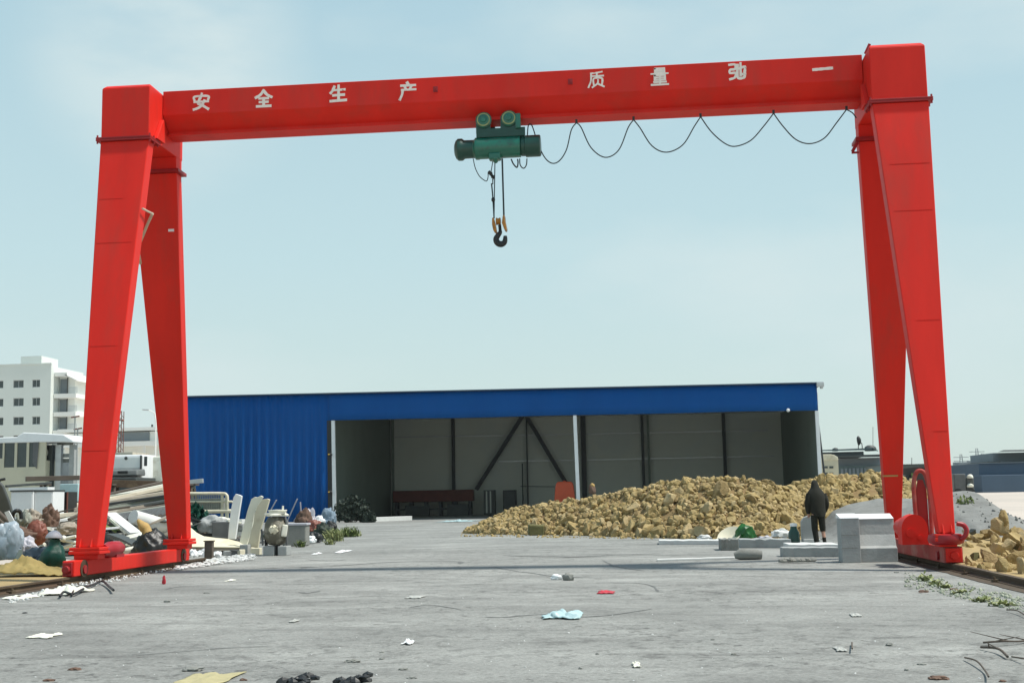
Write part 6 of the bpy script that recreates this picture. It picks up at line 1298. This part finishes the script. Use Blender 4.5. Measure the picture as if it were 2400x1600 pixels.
# distant hazy works, trees, pylons
YD = A(2260,1090,700).y
def d_(px,py,dy=0): return V(px,py,YD+dy)
t = thing('distant_works', 'pale hazy distant works buildings right of the right crane leg', 'building', (d_(2280,1095).x,YD,0))
for i,(x0,x1,y) in enumerate(((2215,2262,1090),(2245,2300,1082),(2285,2345,1078),(2200,2240,1100))): MB().bx((d_(x0,1095).x,YD+i*6,0),(d_(x1,1095).x,YD+5+i*6,d_(x0,y).z)).build('hall','bluegrey2',t)
for i,(px,y) in enumerate(((2252,1064),(2289,1050),(2302,1062))):
    p = d_(px,y,-20); mb = MB(); hgt = p.z
    for sx_ in (-1,1): mb.bar((p.x+sx_*2.2,p.y,0),(p.x+sx_*.4,p.y,hgt),.35,.35)
    for k in range(7): zz = hgt*(k+1)/8; ww = 2.2-1.8*(k+1)/8; mb.bar((p.x-ww,p.y,zz),(p.x+ww,p.y,zz),.25,.25); 
    for k in (.82,.92): mb.bar((p.x-4,p.y,hgt*k),(p.x+4,p.y,hgt*k),.3,.3)
    t = thing('pylon', ('leftmost small distant pylon right of the crane','tallest of the three distant pylons right of the crane','rightmost small distant pylon beside the depot')[i], 'pylon', (p.x,p.y,0)); mb.build('lattice','bluegrey2',t)
Ys = A(2236,1100,60).y; p = V(2234,1044,Ys); 
# distant tree line, low in the haze
def treeline(x0,x1,D,ytop,n,seed,lab):
    rnd = random.Random(seed)
    for i in range(n):
        px = x0+(x1-x0)*(i+.5*rnd.random())/n; b = A(px,1150,D+rnd.random()*30); b.z = 0; top = A(px,ytop+rnd.random()*8,D).z
        t = thing('tree', lab, 'tree', b, 'far trees along the horizon'); h = max(3,top)
        leafball([(b+Vector((rnd.gauss(0,1.2),rnd.gauss(0,1),h*(.45+.4*rnd.random()))), h*.28) for _ in range(5)], 420, .9, seed+i).build('crown','foliage_dk',t,norm=False); MB().tube([b,b+Vector((0,0,h*.5))],.25,6).build('trunk','wood_dk',t)
treeline(2205,2300,330,1104,7,3,'small dark tree in the far row along the horizon right of the crane')
treeline(-30,430,420,1118,9,9,'small dark tree in the far row along the horizon left of the shed')

# ------------------------------------------------------------------ light
SUN_EL, SUN_AZ = 62.0, 94.0      # degrees; azimuth from +Y towards +X
sd = Vector((math.sin(R(SUN_AZ))*math.cos(R(SUN_EL)), math.cos(R(SUN_AZ))*math.cos(R(SUN_EL)), math.sin(R(SUN_EL))))
ld = bpy.data.lights.new('sun','SUN'); ld.energy = 5.0; ld.angle = R(4.0); ld.color = (1,.955,.88)
lo_ = bpy.data.objects.new('sun', ld); C.objects.link(lo_); lo_.rotation_euler = (-sd).to_track_quat('-Z','Y').to_euler(); lo_.location = (20,-20,60)
wd_ = bpy.data.worlds.new('World'); sc.world = wd_; wd_.use_nodes = True
nt = wd_.node_tree; N = nt.nodes; L = nt.links; bg = N['Background']
sk_ = N.new('ShaderNodeTexSky'); sk_.sky_type = 'NISHITA'; sk_.sun_disc = False; sk_.sun_elevation = R(SUN_EL); sk_.sun_rotation = R(SUN_AZ); sk_.air_density = 1.0; sk_.dust_density = 1.0; sk_.ozone_density = 1.0; sk_.altitude = 0
# thin milky haze layer over the sky with faint soft clouds
tc = N.new('ShaderNodeTexCoord'); sp_ = N.new('ShaderNodeSeparateXYZ'); L.new(tc.outputs['Generated'], sp_.inputs[0])
mr = N.new('ShaderNodeMapRange'); mr.inputs['From Min'].default_value = .0; mr.inputs['From Max'].default_value = 1.0; L.new(sp_.outputs['Z'], mr.inputs['Value'])
rp = N.new('ShaderNodeValToRGB'); e = rp.color_ramp.elements; e[0].position = 0; e[0].color = (7.1,8.35,7.75,1); e[1].position = 1; e[1].color = (1.69,3.04,4.84,1); e2 = rp.color_ramp.elements.new(.19); e2.color = (5.96,8.04,8.33,1); e3 = rp.color_ramp.elements.new(.40); e3.color = (4.84,7.09,7.99,1); e4 = rp.color_ramp.elements.new(.62); e4.color = (2.70,4.50,6.19,1)
L.new(mr.outputs[0], rp.inputs['Fac'])
cn = N.new('ShaderNodeTexNoise'); cn.inputs['Scale'].default_value = 2.6; cn.inputs['Detail'].default_value = 7; cn.inputs['Roughness'].default_value = .5
cm = N.new('ShaderNodeMapping'); cm.inputs['Scale'].default_value = (1,1,2.6); cm.inputs['Location'].default_value = (.4,.2,.35); L.new(tc.outputs['Generated'], cm.inputs['Vector']); L.new(cm.outputs[0], cn.inputs['Vector'])
cr = N.new('ShaderNodeMapRange'); cr.inputs['From Min'].default_value = .48; cr.inputs['From Max'].default_value = .72; cr.inputs['To Max'].default_value = .8; L.new(cn.outputs['Fac'], cr.inputs['Value'])
wd = ray(400,125).normalized(); dp = N.new('ShaderNodeVectorMath'); dp.operation = 'DOT_PRODUCT'; nv = N.new('ShaderNodeVectorMath'); nv.operation = 'NORMALIZE'; L.new(tc.outputs['Generated'], nv.inputs[0]); L.new(nv.outputs[0], dp.inputs[0]); dp.inputs[1].default_value = wd
wm = N.new('ShaderNodeMapRange'); wm.interpolation_type = 'SMOOTHSTEP'; wm.inputs['From Min'].default_value = .9925; wm.inputs['From Max'].default_value = 1.; L.new(dp.outputs['Value'], wm.inputs['Value'])
wn = N.new('ShaderNodeTexNoise'); wn.inputs['Scale'].default_value = 9; wn.inputs['Detail'].default_value = 6; L.new(cm.outputs[0], wn.inputs['Vector'])
wr = N.new('ShaderNodeMapRange'); wr.inputs['From Min'].default_value = .30; wr.inputs['From Max'].default_value = .62; wr.inputs['To Min'].default_value = .15; wr.inputs['To Max'].default_value = .8; L.new(wn.outputs['Fac'], wr.inputs['Value'])
wx = N.new('ShaderNodeMath'); wx.operation = 'MULTIPLY'; L.new(wm.outputs[0], wx.inputs[0]); L.new(wr.outputs[0], wx.inputs[1])
wa = N.new('ShaderNodeMath'); wa.operation = 'MAXIMUM'; L.new(wx.outputs[0], wa.inputs[0]); L.new(cr.outputs[0], wa.inputs[1])
mx = N.new('ShaderNodeMix'); mx.data_type = 'RGBA'; mx.inputs['Factor'].default_value = .85; L.new(sk_.outputs[0], mx.inputs['A']); L.new(rp.outputs['Color'], mx.inputs['B'])
mc = N.new('ShaderNodeMix'); mc.data_type = 'RGBA'; L.new(wa.outputs[0], mc.inputs['Factor']); L.new(mx.outputs['Result'], mc.inputs['A']); mc.inputs['B'].default_value = (6.9,8.1,8.2,1)
L.new(mc.outputs['Result'], bg.inputs['Color']); bg.inputs['Strength'].default_value = .1
vs_ = sc.view_settings; vs_.view_transform = 'Standard'; vs_.look = 'None'; vs_.exposure = 0; vs_.gamma = 1

# HAZE: thin even air round everything
hm = bpy.data.materials.new('thin_haze'); hm.use_nodes = True; hn = hm.node_tree; hn.nodes.clear()
ho = hn.nodes.new('ShaderNodeOutputMaterial'); pv = hn.nodes.new('ShaderNodeVolumePrincipled'); pv.inputs['Color'].default_value = (.90,.95,.97,1); pv.inputs['Density'].default_value = .00011; pv.inputs['Anisotropy'].default_value = 0
hn.links.new(pv.outputs[0], ho.inputs['Volume'])
o = MB().bx((-1650,-90,-1.2),(1650,2650,48)).build('haze', hm); o['kind'] = 'stuff'
